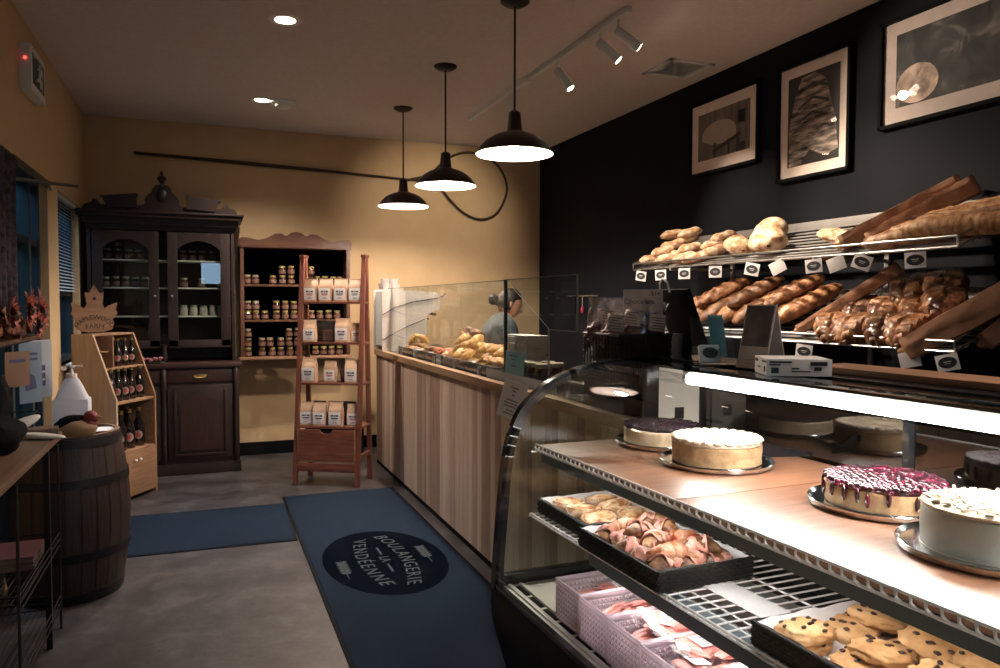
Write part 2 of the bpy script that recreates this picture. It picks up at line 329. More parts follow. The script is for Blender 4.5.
def skin(name, nodes, edges, m, parent, sub=2, root=0, loc=(0, 0, 0)):
    me = bpy.data.meshes.new(name); me.from_pydata([n[0] for n in nodes], edges, [])
    o = bpy.data.objects.new(name, me); C.objects.link(o)
    md = o.modifiers.new('s', 'SKIN'); md.use_smooth_shade = True
    for i, n in enumerate(nodes):
        r = n[1] if isinstance(n[1], tuple) else (n[1], n[1]); me.skin_vertices[0].data[i].radius = r
        me.skin_vertices[0].data[i].use_root = (i == root)
    sb = o.modifiers.new('b', 'SUBSURF'); sb.levels = sub; sb.render_levels = sub
    dg = bpy.context.evaluated_depsgraph_get(); m2 = bpy.data.meshes.new_from_object(o.evaluated_get(dg))
    bpy.data.objects.remove(o); m2.materials.clear(); m2.materials.append(m)
    for p in m2.polygons: p.use_smooth = True
    q = bpy.data.objects.new(name, m2); C.objects.link(q); q.parent = parent; q.location = loc
    return q
ORD = ['first', 'second', 'third', 'fourth', 'fifth', 'sixth', 'seventh', 'eighth', 'ninth', 'tenth', 'eleventh', 'twelfth']

# ------------------------------------------------------------------ room shell
XL, XR, YN, YF, ZC = -1.01, 3.62, -3.0, 8.0, 3.28
struct(B().box(XL-.3, XR+.3, YN, YF+.2, -.1, 0).obj('floor', M['floor']))
struct(B().box(XL-.3, XR+.3, YN, YF+.2, ZC, ZC+.1).obj('ceiling', M['ceiling']))
struct(B().box(XL-.3, XR+.3, YF, YF+.15, 0, ZC).obj('wall_back', M['wall']))
struct(B().box(XR, XR+.15, YN, YF, 0, ZC).obj('wall_right', M['black_wall']))
W1 = (4.35, 6.10, 0.25, 2.385); W2 = (6.50, 7.48, 1.06, 2.385)
b = B(); T = .18
b.box(XL-T, XL, YN, W1[0], 0, ZC); b.box(XL-T, XL, W1[1], W2[0], 0, ZC); b.box(XL-T, XL, W2[1], YF, 0, ZC)
for W in (W1, W2): b.box(XL-T, XL, W[0], W[1], 0, W[2]); b.box(XL-T, XL, W[0], W[1], W[3], ZC)
struct(b.obj('wall_left', M['wall']))
struct(B().box(XL, XR, YF-.015, YF, 0, .13, .003).obj('baseboard_back', M['black_matte']))
b = B(); b.box(XL, XL+.012, YN, 4.3, 0, .1, .003).box(XL, XL+.012, 6.15, YF-.02, 0, .1, .003)
struct(b.obj('baseboard_left', M['black_matte']))
WF = (-.05, .75, 1.95, 2.42)
b = B(); b.box(XL-T, WF[0], YN-.15, YN, 0, ZC); b.box(WF[1], XR+.15, YN-.15, YN, 0, ZC); b.box(WF[0], WF[1], YN-.15, YN, 0, WF[2]); b.box(WF[0], WF[1], YN-.15, YN, WF[3], ZC)
struct(b.obj('wall_front', M['wall']))
# window 1 (dark, nearly full height) and window 2 (with blind)
def window(n, W, mull, trim):
    y0, y1, z0, z1 = W; e = bpy.data.objects.new('window_%d' % n, None); C.objects.link(e); e['kind'] = 'structure'
    b = B(); t = .045
    b.box(XL-.15, XL-.05, y0, y0+t, z0, z1, .004).box(XL-.15, XL-.05, y1-t, y1, z0, z1, .004)
    b.box(XL-.15, XL-.05, y0, y1, z0, z0+t, .004).box(XL-.15, XL-.05, y0, y1, z1-t, z1, .004)
    for z in mull: b.box(XL-.14, XL-.06, y0, y1, z-.025, z+.025, .004)
    b.obj('window_frame', M['navy'], e)
    B().box(XL-.105, XL-.10, y0+.02, y1-.02, z0+.02, z1-.02).obj('window_pane', M['window_glass'], e)
    if trim: B().box(XL-.06, XL+.03, y0-.02, y1+.02, z0-.03, z0, .004).obj('window_sill', M['paper'], e)
    return e
w1 = window(1, W1, [1.05, 1.95], False); w2 = window(2, W2, [1.62], True)
b = B()
for y in (5.2, 5.75): b.box(XL-.13, XL-.045, y-.03, y+.03, W1[2]+.03, W1[3]-.03, .004)
b.obj('window_mullion', M['teal_frame'], w1)
b = B(); k = 0
z = 2.34
while z > 1.63:
    b.obox((XL-.03, (W2[0]+W2[1])/2, z), (.028, W2[1]-W2[0]-.04, .0018), (0, R(28), 0)); z -= .026
b.box(XL-.05, XL-.01, W2[0]+.02, W2[1]-.02, 2.345, 2.38, .004)
bl = b.obj('venetian_blind', M['blind']); tag(bl, 'half-lowered pale venetian blind in the window behind the maple syrup stand', 'blind')
# tilted transom sash of window 1 with stay bar
s = thing('transom_sash', 'dark tilted transom sash with grey lower bar at top of the left window', 'window sash', (XL+.01, 5.0, 2.31))
b = B(); b.cyl((0.03, -.25, -.10), (0.20, .92, .03), .010, n=8).obj('lower_bar', M['teal_frame'], s)
B().prism([(0.0, 0.07), (0.015, .07), (0.035, -.0), (.02, -.0)], 0.0, 1.02, 'y').obj('sash_pane', M['window_glass'], s)

# ------------------------------------------------------------------ ceiling lights
def downlight(x, y, label, power, cone=66):
    t = thing('recessed_downlight', label, 'ceiling light', (x, y, ZC), group='recessed ceiling lights')
    B().lathe([(.062, 0), (.098, -.001), (.098, -.006), (.062, -.004)], 28, caps=False).obj('trim_ring', M['white'], t)
    B().lathe([(.0, -.002), (.062, -.002), (.062, -.0035), (0, -.0035)], 28).obj('lens', M['pot_glow'], t)
    light('bulb_light', 'SPOT', power*8, (1, .83, .69), (0, 0, -.02), t, (0, 0, 0), spot_size=R(cone), spot_blend=1, shadow_soft_size=.05)
downlight(.486, 4.87, 'round recessed downlight nearest the camera, glowing alone on the ceiling', P_POT)
downlight(.486, 6.85, 'round recessed downlight beside the smoke detector near the back wall', P_POT*.95, 124)
downlight(2.35, .92, 'added fill downlight, out of view, over the near end of the display case', P_POT*.9, 88)  # out of view; added to brighten the carton and tent card
t = thing('smoke_detector', 'round white smoke detector beside the far recessed ceiling light', 'smoke detector', (.66, 6.83, ZC))
B().lathe([(.0, 0), (.105, 0), (.105, -.018), (.09, -.026), (0, -.026)], 28).obj('base_plate', M['fixture'], t)
B().lathe([(.0, -.026), (.072, -.026), (.07, -.048), (.05, -.058), (0, -.06)], 28).obj('sensor_housing', M['white'], t)

def pendant(x, y, lab):
    t = thing('pendant_lamp', lab, 'pendant lamp', (x, y, ZC), group='pendant lamps over the counter')
    zr = -.87
    B().lathe([(0, 0), (.085, 0), (.085, -.008), (.055, -.028), (.012, -.036), (0, -.036)], 28).obj('ceiling_canopy', M['black'], t)
    B().cyl((0, 0, -.03), (0, 0, zr+.24), .0065, n=8).obj('cord', M['black'], t)
    B().lathe([(0, zr+.245), (.022, zr+.245), (.034, zr+.235), (.044, zr+.135), (.046, zr+.125), (0, zr+.12)], 24).obj('socket_cap', M['shade'], t)
    prof = [(.045, .128), (.075, .118), (.12, .102), (.165, .075), (.195, .045), (.212, .020), (.222, .004), (.226, 0)]
    B().lathe([(r, zr+z) for r, z in prof], 48, caps=False).obj('lamp_shade', M['shade'], t)
    B().lathe([(max(0.001, r-.003), zr+z-.0035) for r, z in prof] + [(.226, zr)], 48, caps=False).obj('shade_lining', M['shade_in'], t)
    B().lathe([(0, zr+.112), (.018, zr+.108), (.03, zr+.09), (.040, zr+.068), (.037, zr+.048), (.022, zr+.034), (0, zr+.030)], 20).obj('bulb', M['bulb'], t)
pendant(1.675, 6.66, 'farthest and smallest-looking of the three dark dome pendant lamps')
pendant(1.67, 5.374, 'middle dark dome pendant lamp hanging in front of the wooden hoop')
pendant(1.685, 4.08, 'nearest and largest-looking dark dome pendant lamp')

# track light
t = thing('track_light', 'pale ceiling track with four cylindrical spotlights above the counter', 'track light', (2.33, 4.0, ZC))
b = B().box(-.018, .018, -.1, 2.75, -.035, 0, .003); b.obj('track_rail', M['fixture'], t)
B().box(-.03, .03, 1.35, 1.55, -.045, -.0, .004).obj('feed_box', M['fixture'], t)
for i, (y, d, on) in enumerate([(.02, (.92, -.22, -.62), 1), (.24, (.72, -.35, -.75), 1), (.85, (.45, -.35, -.8), 1), (1.75, (.10, .10, -1), 1)]):
    d = Vector(d).normalized()
    c = Vector((0, y, -.11))
    h = B().tube([c-d*.02, c-d*.005, c+d*.12, c+d*.13, c+d*.155], [.020, .029, .029, .033, .033], 20).obj('spot_head', M['fixture'], t)
    B().tube([c+d*.1555, c+d*.157], [.025, .025], 20).obj('spot_lens', M['spot_glow'] if i < 3 else M['shade_in'], h)
    B().cyl((0, y, -.03), (0, y, -.11), .008, n=8).obj('spot_stem', M['fixture'], h)
aims = [((3.6, 3.3, 1.9), 1.0), ((3.4, 3.0, 1.6), 1.0), ((3.5, 4.4, 1.9), .7), ((3.6, 2.7, 2.6), 0.55), ((2.35, 8.0, 2.35), 0.6)]  # fourth aim has no spot head; added light on the rightmost picture
for (a, k), y in zip(aims, (.02, .24, .85, .10, 1.75)):
    p = Vector((2.33+.12, 4.0+y, ZC-.20)); d = (Vector(a)-p)
    light('spot_light', 'SPOT', P_SPOT*k, (1, .80, .60), (p.x-2.33, p.y-4.0, -.20-.02), t, look_rot(d), spot_size=R(58), spot_blend=.9, shadow_soft_size=.03)
# vent
t = thing('ceiling_vent', 'square slatted air vent in the ceiling beside the black wall', 'air vent', (3.28, 4.79, ZC))
b = B()
for a in (0, 90, 180, 270):
    m = Matrix.Rotation(R(a), 4, 'Z'); b.box(-.19, .19, .15, .19, -.012, 0, .002, m)
b.obj('vent_frame', M['fixture'], t)
b = B()
for k in range(11): b.obox((0, -.14+.028*k, -.006), (.31, .026, .002), (R(18), 0, 0))
b.obj('vent_slats', M['fixture'], t)
B().box(-.155, .155, -.155, .155, -.002, -.0005).obj('vent_back', M['fixture'], t)
# exit sign
t = thing('exit_sign', 'boxy emergency exit sign with running figure and red indicator, high on left wall', 'exit sign', (XL, 5.51, 2.965))
B().box(0, .065, -.22, .22, -.14, .13, .008).obj('sign_housing', M['fixture'], t)
B().box(.0652, .0675, -.175, .165, -.095, .085).obj('sign_face', M['navy'], t)
b = B(); b.blob((.069, .03, .055), (.001, .018, .018), sub=2, amp=0)
for p0, p1, r in [((.069, .025, .03), (.069, -.01, -.02), .013), ((.069, -.01, -.02), (.069, .04, -.045), .008), ((.069, .04, -.045), (.069, .035, -.08), .007), ((.069, -.01, -.02), (.069, -.04, -.05), .008), ((.069, -.04, -.05), (.069, -.08, -.055), .007), ((.069, .02, .025), (.069, .065, .02), .006), ((.069, .02, .03), (.069, -.03, .03), .006)]:
    b.tube([p0, p1], r, 6, squash=1)
b.box(.068, .0695, .09, .10, -.09, .08); b.box(.068, .0695, -.15, -.09, .07, .08)
b.obj('running_figure', M['paper'], t)
B().lathe([(0, 0), (.009, 0), (.006, .006), (0, .007)], 12, mtx=Matrix.Translation((.035, -.221, .04)) @ Matrix.Rotation(R(90), 4, 'X')).obj('indicator', M['led'], t)

# old pole with hoop on the back wall
t = thing('wall_pole', 'long dark wooden pole mounted on the yellow back wall, ending in a bent hoop', 'wall decoration', (0, YF-.03, 0))
B().tube([(-.60, 0, 2.957), (.3, 0, 2.93), (1.2, 0, 2.90), (1.9, 0, 2.872), (2.24, 0, 2.862)], [.020, .026, .022, .017, .013], 10, squash=.7).obj('pole', M['branch'], t)
hp = [(2.05, 2.86), (2.30, 2.94), (2.5, 3.12), (2.72, 3.205), (2.95, 3.17), (3.12, 3.05), (3.20, 2.86), (3.16, 2.68), (3.05, 2.53), (2.88, 2.475), (2.70, 2.53), (2.54, 2.66), (2.42, 2.80), (2.30, 2.90)]
pts = []
for i in range(len(hp)-1):
    for k in range(4):
        f = k/4; p0 = Vector(hp[max(0, i-1)]); p1 = Vector(hp[i]); p2 = Vector(hp[i+1]); p3 = Vector(hp[min(len(hp)-1, i+2)])
        q = .5*((2*p1)+(-p0+p2)*f+(2*p0-5*p1+4*p2-p3)*f*f+(-p0+3*p1-3*p2+p3)*f**3); pts.append((q.x, 0.0, q.y))
B().tube(pts, .013, 8).obj('hoop', M['branch'], t)

# ------------------------------------------------------------------ picture frames on the black wall
def pic_mat(name, stops, **k): return ramp_mat(name, stops, rough=0.6, spec=.2, **k)
def picture(y0, y1, z0, z1, label, mm, content):
    # y0 far, y1 near
    t = thing('framed_photograph', label, 'framed picture', (XR, (y0+y1)/2, (z0+z1)/2), group='framed photographs on the black wall')
    w2, h2 = (y0-y1)/2, (z1-z0)/2; f = .022
    b = B(); b.box(-.035, 0, -w2, w2, h2-f, h2, .003).box(-.035, 0, -w2, w2, -h2, -h2+f, .003).box(-.035, 0, -w2, -w2+f, -h2, h2, .003).box(-.035, 0, w2-f, w2, -h2, h2, .003)
    b.obj('frame', M['black_matte'], t)
    B().box(-.016, -.008, -w2+f, w2-f, -h2+f, h2-f).obj('mount_board', mm, t)
    content(t, w2, h2)
    B().box(-.026, -.0255, -w2+f, w2-f, -h2+f, h2-f).obj('glazing', M['picture_glass'], t)
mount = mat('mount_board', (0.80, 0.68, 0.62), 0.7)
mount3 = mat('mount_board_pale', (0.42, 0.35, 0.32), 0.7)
g0 = pic_mat('photo_grey', [(0.3, (0.10, 0.085, 0.08)), (0.7, (0.25, 0.21, 0.19))], scale=(1, 14, 1), nscale=2)
g1 = mat('photo_light_grey', (0.42, 0.36, 0.33), 0.4); g2 = mat('photo_black', (0.012, 0.010, 0.010), 0.4)
def c1(t, w2, h2):
    # tabletop kneading machine: grey backdrop, pale domed bowl, dark stand and bottle
    B().box(-.0175, -.016, -w2+.10, w2-.10, -h2+.11, h2-.10).obj('photo_print', g0, t)
    b = B(); b.prism([(.20*math.cos(a)+.05, .10*math.sin(a)+.0) for a in [PI*k/16 for k in range(17)]] + [(-.15, -.05), (.0, -.08), (.12, -.07), (.24, -.03)], -.0185, -.0176, 'x')
    b.obj('pale_bowl_image', g1, t)
    b = B()
    b.prism([(-.20, -.03), (.12, -.11), (.12, -.14), (-.20, -.06)], -.0195, -.0186, 'x')
    for y in (-.17, -.07, .09): b.box(-.0195, -.0186, y-.012, y+.012, -.17, -.06)
    b.box(-.0195, -.0186, -.25, -.17, .03, .12); b.box(-.0195, -.0186, -.25, -.19, -.17, -.11)
    b.obj('dark_stand_image', g2, t)
def c2(t, w2, h2):
    B().box(-.0175, -.016, -w2+.09, w2-.09, -h2+.09, h2-.09).obj('photo_print', g2, t)
    loafm = pic_mat('photo_loaf', [(0.36, (0.012, 0.01, 0.01)), (0.5, (0.22, 0.18, 0.16)), (0.68, (0.62, 0.53, 0.47))], scale=(1, 2.2, 11), nscale=3)
    W, Hh = w2-.09, h2-.09
    b = B(); b.prism([(W*.93, -Hh+.002), (W*.95, -Hh*.2), (W*.72, Hh*.55), (W*.45, Hh*.93), (-W*.1, Hh*.97), (-W*.5, Hh*.75), (-W*.85, -Hh*.1), (-W*.97, -Hh+.06), (-W*.5, -Hh+.03), (W*.1, -Hh+.09), (W*.45, -Hh+.01)], -.0185, -.0176, 'x')
    b.obj('loaf_image', loafm, t)
    b = B()
    for k, z in enumerate([.20, .11, .02]):
        b.prism([(W*.6, z-.03), (0, z+.025), (-W*.6, z-.02), (-W*.6, z-.035), (0, z+.008), (W*.6, z-.04)], -.0195, -.0186, 'x')
    b.obj('slash_image', g2, t)
smoke = pic_mat('photo_smoke', [(0.40, (0.006, 0.006, 0.008)), (0.56, (0.03, 0.03, 0.033)), (0.72, (0.16, 0.14, 0.13))], nscale=5, distort=1.2)
glow = pic_mat('photo_warm_spot', [(0.35, (0.14, 0.10, 0.08)), (0.62, (0.60, 0.46, 0.38))], nscale=7, distort=.6)
def c3(t, w2, h2):
    B().box(-.0175, -.016, -w2+.09, w2-.105, -h2+.105, h2-.095).obj('photo_print', smoke, t)
    b = B(); b.prism([(w2-.108+(-.13)+.13*math.cos(a), -h2+.108+.10+.10*math.sin(a)*(1.1 if math.sin(a) > 0 else 1)) for a in [2*PI*k/20 for k in range(20)]], -.0185, -.0176, 'x')
    b.obj('light_flour_image', glow, t)
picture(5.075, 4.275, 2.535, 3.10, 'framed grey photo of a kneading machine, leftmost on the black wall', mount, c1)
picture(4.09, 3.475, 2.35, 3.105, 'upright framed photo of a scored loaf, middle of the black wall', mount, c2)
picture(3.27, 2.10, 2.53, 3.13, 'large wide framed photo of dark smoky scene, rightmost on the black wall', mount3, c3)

# ------------------------------------------------------------------ hutch (big dark cabinet)
HX0, HX1, HY0, HY1 = -.97, .29, 7.27, 7.97
t = thing('hutch_cabinet', 'tall carved dark wood hutch with glazed upper doors against the back wall', 'cabinet', ((HX0+HX1)/2, HY0, 0))
hw = (HX1-HX0)/2; D = .66
b = B(); b.box(-hw, hw, .02, D, .09, .96, .006).box(-hw-.01, hw+.01, 0, D, 0, .10, .008)
b.obj('lower_carcass', M['dark_wood'], t)
B().box(-hw-.03, hw+.03, -.02, D, .96, 1.0, .010).obj('counter_ledge', M['hutch_panel'], t)
def arch(x0, x1, z0, z1, r, n=8):
    c = (x0+x1)/2; p = [(x0, z0), (x1, z0), (x1, z1-r)]
    p += [(x1-.25*(x1-x0)*k/n*1.0, z1-r*(1-math.sin(PI/2*k/n)*.6)) for k in range(1, n)]
    p += [(c+.1*(x1-x0), z1-.25*r), (c, z1), (c-.1*(x1-x0), z1-.25*r)]
    p += [(x0+.25*(x1-x0)*(1-k/n)*1.0, z1-r*(1-math.sin(PI/2*(1-k/n))*.6)) for k in range(1, n)] + [(x0, z1-r)]
    return p
for i, (x0, x1) in enumerate([(-hw+.06, -.03), (.03, hw-.06)]):
    d = B().box(x0, x1, 0.0, .022, .14, .80, .005).obj('cupboard_door', M['dark_wood'], t)
    b = B(); b.prism(arch(x0+.10, x1-.10, .22, .73, .10), -.008, .002, 'y'); b.obj('raised_panel', M['hutch_panel'], d)
    b = B(); b.box(x0+.05, x0+.07, -.012, 0, .18, .76, .003).box(x1-.07, x1-.05, -.012, 0, .18, .76, .003).box(x0+.05, x1-.05, -.012, 0, .17, .19, .003)
    b.obj('door_moulding', M['hutch_panel'], d)
    w_ = B().box(x0, x1, -.004, .02, .83, .94, .006).obj('drawer', M['hutch_panel'], t)
    cx = (x0+x1)/2
    B().tube([(cx-.045, -.006, .888), (cx-.04, -.022, .875), (cx, -.024, .868), (cx+.04, -.022, .875), (cx+.045, -.006, .888)], .005, 8).box(cx-.058, cx+.058, -.007, -.003, .875, .90, .002).obj('drawer_handle', M['brass'], w_)
for x in (-hw+.03, 0, hw-.03):
    B().lathe([(.012, .12), (.024, .16), (.017, .24), (.022, .5), (.016, .74), (.026, .80), (.026, .93), (.018, .95)], 12, (x, .0, 0)).obj('pilaster', M['dark_wood'], t)
# upper section
U = .22; uw = hw-.02
b = B(); b.box(-uw, -uw+.03, U, D, 1.0, 2.22, .003).box(uw-.03, uw, U, D, 1.0, 2.22, .003).box(-uw, uw, D-.02, D, 1.0, 2.22).box(-uw, uw, U, D, 2.19, 2.22)
b.box(-uw, uw, U+.02, D, 1.13, 1.16, .003)
b.obj('upper_carcass', M['dark_wood'], t)
sh = [1.16, 1.42, 1.68, 1.93]
for z in sh[1:]:
    B().box(-uw+.03, uw-.03, U+.05, D-.02, z-.012, z, .002).obj('shelf', M['cream'], t)
for i, (x0, x1) in enumerate([(-uw+.04, -.035), (.035, uw-.04)]):
    f = .085
    b = B(); b.box(x0, x0+f, U-.005, U+.02, 1.14, 2.18, .004).box(x1-f, x1, U-.005, U+.02, 1.14, 2.18, .004).box(x0, x1, U-.005, U+.02, 1.13, 1.20, .004)
    # arched top rail
    n = 12; a0, a1 = x0+f, x1-f; cc = (a0+a1)/2
    poly = [(a0, 2.18), (a0, 2.02)] + [(a0+(a1-a0)*k/n, 2.02+.085*math.sin(PI*k/n)**.7) for k in range(1, n)] + [(a1, 2.02), (a1, 2.18)]
    b.prism(poly, U-.005, U+.02, 'y')
    d = b.obj('glazed_door', M['dark_wood'], t)
    B().box(x0+f-.005, x1-f+.005, U+.006, U+.010, 1.18, 2.12).obj('door_glass', M['cab_glass'], d)
    kx = x1-.035 if i == 0 else x0+.035
    B().blob((kx, U-.018, 1.60), (.013, .013, .013), amp=0, sub=2).obj('door_knob', M['steel'], d)
B().lathe([(.016, 1.0), (.028, 1.05), (.02, 1.12), (.03, 1.16)], 12, (0, U-.01, 0)).obj('pilaster', M['dark_wood'], t)
b = B()
for z0, z1, o in [(2.20, 2.24, .01), (2.24, 2.30, .035), (2.30, 2.335, .07), (2.335, 2.355, .085)]:
    b.box(-uw-o, uw+o, U-o, D, z0, z1, .006)
b.obj('cornice', M['dark_wood'], t)
# pediment
cr = []
def sym(p): return [(-x, z) for x, z in p[::-1]]
right = [(.0, 2.60), (.05, 2.595), (.075, 2.565), (.085, 2.53), (.12, 2.50), (.145, 2.46), (.135, 2.43), (.17, 2.405), (.22, 2.41), (.26, 2.405), (.30, 2.40), (.40, 2.395), (.50, 2.405), (.52, 2.445), (.548, 2.45), (.57, 2.415), (.62, 2.40), (.645, 2.355)]
poly = sym(right)[:-1] + right
b = B(); b.prism([(x, z) for x, z in poly] , U-.02, U+.03, 'y'); b.obj('carved_crest', M['dark_wood'], t)
for sx in (-1, 1):
    b = B(); pl = [(.20*sx, 2.39), (.44*sx, 2.375), (.475*sx, 2.455), (.50*sx, 2.475), (.20*sx, 2.51), (.195*sx, 2.49), (.215*sx, 2.475)]
    b.prism(pl, U-.05, U+.05, 'y'); b.obj('scroll_block', M['dark_wood'], t)
B().lathe([(.03, 2.58), (.018, 2.60), (.014, 2.615), (.034, 2.64), (.040, 2.66), (.028, 2.675), (.012, 2.685), (.014, 2.70), (.008, 2.72), (0, 2.725)], 16, (0, U, 0)).obj('finial', M['dark_wood'], t)
B().blob((0, U-.02, 2.50), (.045, .02, .06), amp=.1, sub=2).obj('carved_boss', M['dark_wood'], t)

# ------------------------------------------------------------------ jars
def make_jar(lid, body, lab=True):
    t = thing('preserve_jar', 'jar', 'jar')
    B().lathe([(.0, 0), (.030, 0), (.034, .006), (.034, .058), (.030, .070), (.027, .074), (0, .074)], 14).obj('jar_body', M[body], t)
    B().lathe([(0, .074), (.0295, .074), (.0295, .090), (.0275, .092), (0, .092)], 14).obj('lid', M[lid], t)
    if lab: B().lathe([(.0345, .016), (.0347, .050)], 14, caps=False).obj('jar_label', M['jar_label'], t)
    return t
J1 = make_jar('lid_y', 'jar'); J2 = make_jar('lid_g', 'jar'); J3 = make_jar('lid_g', 'jar_pale', False)
u1, u2, u3 = [False], [False], [False]
def jar_row(proto, used, xs, y, z, where, kind, group, sc=1.0):
    for i, x in enumerate(xs):
        ln = 'only' if len(xs) == 1 else ORD[i]+' from left'
        place(proto, used, (x, y+rnd.uniform(-.006, .006), z), rnd.uniform(0, 6), '%s, %s, %s' % (kind, ln, where), group, (sc, sc, sc*rnd.uniform(.97, 1.03)))
hx = (HX0+HX1)/2
yj = HY0+U+.13
for z, w_, xs in [(1.93, 'top shelf of hutch left door', [-.46, -.375, -.29, -.205]), (1.68, 'second shelf of hutch left door', [-.48, -.40, -.315, -.235, -.155])]:
    jar_row(J2, u2, [hx+x for x in xs], yj, z, w_, 'dark preserve jar', 'preserve jars inside the hutch', 1.05)
jar_row(J2, u2, [hx+x for x in (.165, .245, .33, .42)], yj, 1.93, 'top shelf of hutch right door', 'dark preserve jar', 'preserve jars inside the hutch', 1.05)
jar_row(J2, u2, [hx+x for x in (.17, .32, .49)], yj, 1.68, 'second shelf of hutch right door', 'dark preserve jar', 'preserve jars inside the hutch', 1.0)
jar_row(J3, u3, [hx+x for x in (.165, .25, .335, .42, .49)], yj, 1.42, 'third shelf of hutch right door', 'pale jar', 'pale jars inside the hutch', 1.05)
place(J2, u2, (hx-.39, yj+.08, 2.02+.01-.10), 0, 'taller dark jar with amber glint standing behind the top-left hutch row', 'preserve jars inside the hutch', (1, 1, 1.7))

# dried flowers on the hutch ledge
t = thing('dried_flower_bunch', 'small bunch of dusty pink dried flowers lying on the hutch ledge', 'dried flowers', (-.50, HY0+.09, 1.0))
pinkf = ramp_mat('dusty_pink_petals', [(.3, (.10, .03, .05)), (.7, (.34, .13, .14))], nscale=20, rough=.8)
for k in range(14):
    B().blob((-.13+.02*k, rnd.uniform(-.02, .05), .028+rnd.uniform(0, .03)), (.022, .022, .018), amp=.5, fr=3, seed=k, sub=2).obj('flower_head', pinkf, t)
B().tube([(-.18, 0, .01), (0, .02, .012), (.16, 0, .01)], .006, 6).obj('stem', M['green'], t)

# ------------------------------------------------------------------ wall-hung jar shelf
t = thing('wall_shelf', 'reddish brown wall-hung shelf unit with wavy top holding rows of jars', 'shelf unit', (.86, 7.74, 0))
WX = .53; y1_ = 7.995-7.74
b = B(); b.box(-WX, -WX+.035, .01, y1_, .995, 2.14, .003).box(WX-.035, WX, .01, y1_, .995, 2.14, .003).box(-WX, WX, y1_-.012, y1_, .995, 2.14).box(-WX-.01, WX+.01, -.0, y1_, 2.08, 2.115, .004)
b.obj('carcass', M['brown_wood'], t)
for z in (1.0, 1.365, 1.715): B().box(-WX+.03, WX-.03, .02, y1_-.01, z-.012, z+.008, .002).obj('shelf', M['brown_wood'], t)
B().box(-WX-.015, WX+.015, -.015, .03, .985, 1.012, .003).obj('bottom_rail', M['pine_shelf'], t)
B().box(-WX+.03, WX-.03, y1_-.012, y1_, .995, 2.12).obj('back_panel', M['dark_wood'], t)  # dark wood over the brown back stands in for shade inside the shelf
rr = [(0, 2.245), (.05, 2.235), (.085, 2.205), (.11, 2.205), (.14, 2.225), (.20, 2.22), (.28, 2.175), (.36, 2.155), (.46, 2.175), (.52, 2.175), (.545, 2.15), (.54, 2.11)]
B().prism(sym(rr)[:-1]+rr, .0, .022, 'y').obj('wavy_crest', M['brown_wood'], t)
G = 'preserve jars on the wall-hung shelf'
ys = 7.74+.075; X = lambda *a: [.86+v for v in a]
jar_row(J2, u2, X(-.46, -.385), ys, 1.723, 'bottom of top wall shelf, left end', 'dark preserve jar', G)
jar_row(J1, u1, X(-.22, -.13, -.045), ys, 1.723, 'lower row of top wall shelf, middle', 'dark preserve jar', G)
jar_row(J1, u1, X(-.13, -.045, .15), ys+.005, 1.817, 'stacked row of top wall shelf', 'dark preserve jar', G)
jar_row(J1, u1, X(.15, .22, .3, .38, .45), ys+.08, 1.723, 'back row of top wall shelf, right', 'dark preserve jar', G)
jar_row(J1, u1, X(-.46, -.385, -.30, -.19, -.105, -.02, .065, .15, .235, .32, .41), ys, 1.373, 'lower row of middle wall shelf', 'dark preserve jar', G)
jar_row(J2, u2, X(-.46, -.385), ys, 1.467, 'stacked left end of middle wall shelf', 'dark preserve jar', G)
jar_row(J1, u1, X(-.19, -.105, -.02, .065), ys, 1.467, 'stacked row of middle wall shelf', 'dark preserve jar', G)
jar_row(J1, u1, X(-.46, -.33, -.235, -.15, -.065, .02, .10, .19, .27, .35, .43), ys, 1.008, 'lower row of bottom wall shelf', 'dark preserve jar', G)
jar_row(J2, u2, X(-.46, -.33, -.255, -.15, -.07, .01, .09), ys, 1.102, 'second row of bottom wall shelf', 'dark preserve jar', G)
jar_row(J2, u2, X(-.46, -.07, .01, .09), ys, 1.196, 'topmost row of bottom wall shelf', 'dark preserve jar', G)

# ------------------------------------------------------------------ coffee rack
t = thing('coffee_rack', 'narrow reddish wood rack with slanted ladder sides and bottom drawer, full of coffee bags', 'rack', (.685, 6.555, 0), R(-30))
RW = .585; RD = .33
def post(p, q, nm='front_post', s=.035):
    b = B(); d = Vector(q)-Vector(p); ang = math.atan2(d.y, d.z)
    b.obox((Vector(p)+Vector(q))/2, (s, s*1.1, d.length), (-ang, 0, 0), .004); return b.obj(nm, M['red_wood'], t)
for x in (.0175, RW-.0175):
    post((x, .0, 0), (x, .20, 1.93)); post((x, RD, 0), (x, .245, 1.93), 'rear_post')
    B().box(x-.02, x+.02, .17, .28, 1.93, 1.955, .004).obj('post_cap', M['red_wood'], t)
    for z in (.22,): B().box(x-.012, x+.012, .02, RD-.0, z, z+.04, .003).obj('side_rail', M['red_wood'], t)
def ry(z): return .20*z/1.93
def by(z): return RD-(.085)*z/1.93
for z in (.50, .865, 1.21, 1.555):
    B().box(.0, RW, ry(z)-.012, by(z)+.01, z-.02, z, .003).obj('shelf', M['red_wood_x'], t)
B().box(.035, RW-.035, -.005, .02, .12, .19, .004).obj('bottom_rail', M['red_wood_x'], t)
dr = B().prism([(.05, .215), (RW-.05, .215), (RW-.05, .475)] + [(RW/2+.055*math.cos(a), .475-.035*math.sin(a)) for a in [PI*k/10 for k in range(11)]] + [(.05, .475)], .0, .02, 'y').obj('drawer_front', M['red_wood_x'], t)
B().box(.05, RW-.05, .02, .27, .22, .46, .003).obj('drawer_box', M['black_matte'], dr)
b = B(); b.box(.038, .048, .005, .02, .21, .48).box(RW-.048, RW-.038, .005, .02, .21, .48).box(.038, RW-.038, .005, .02, .198, .212); b.obj('drawer_surround', M['pine_shelf'], t)

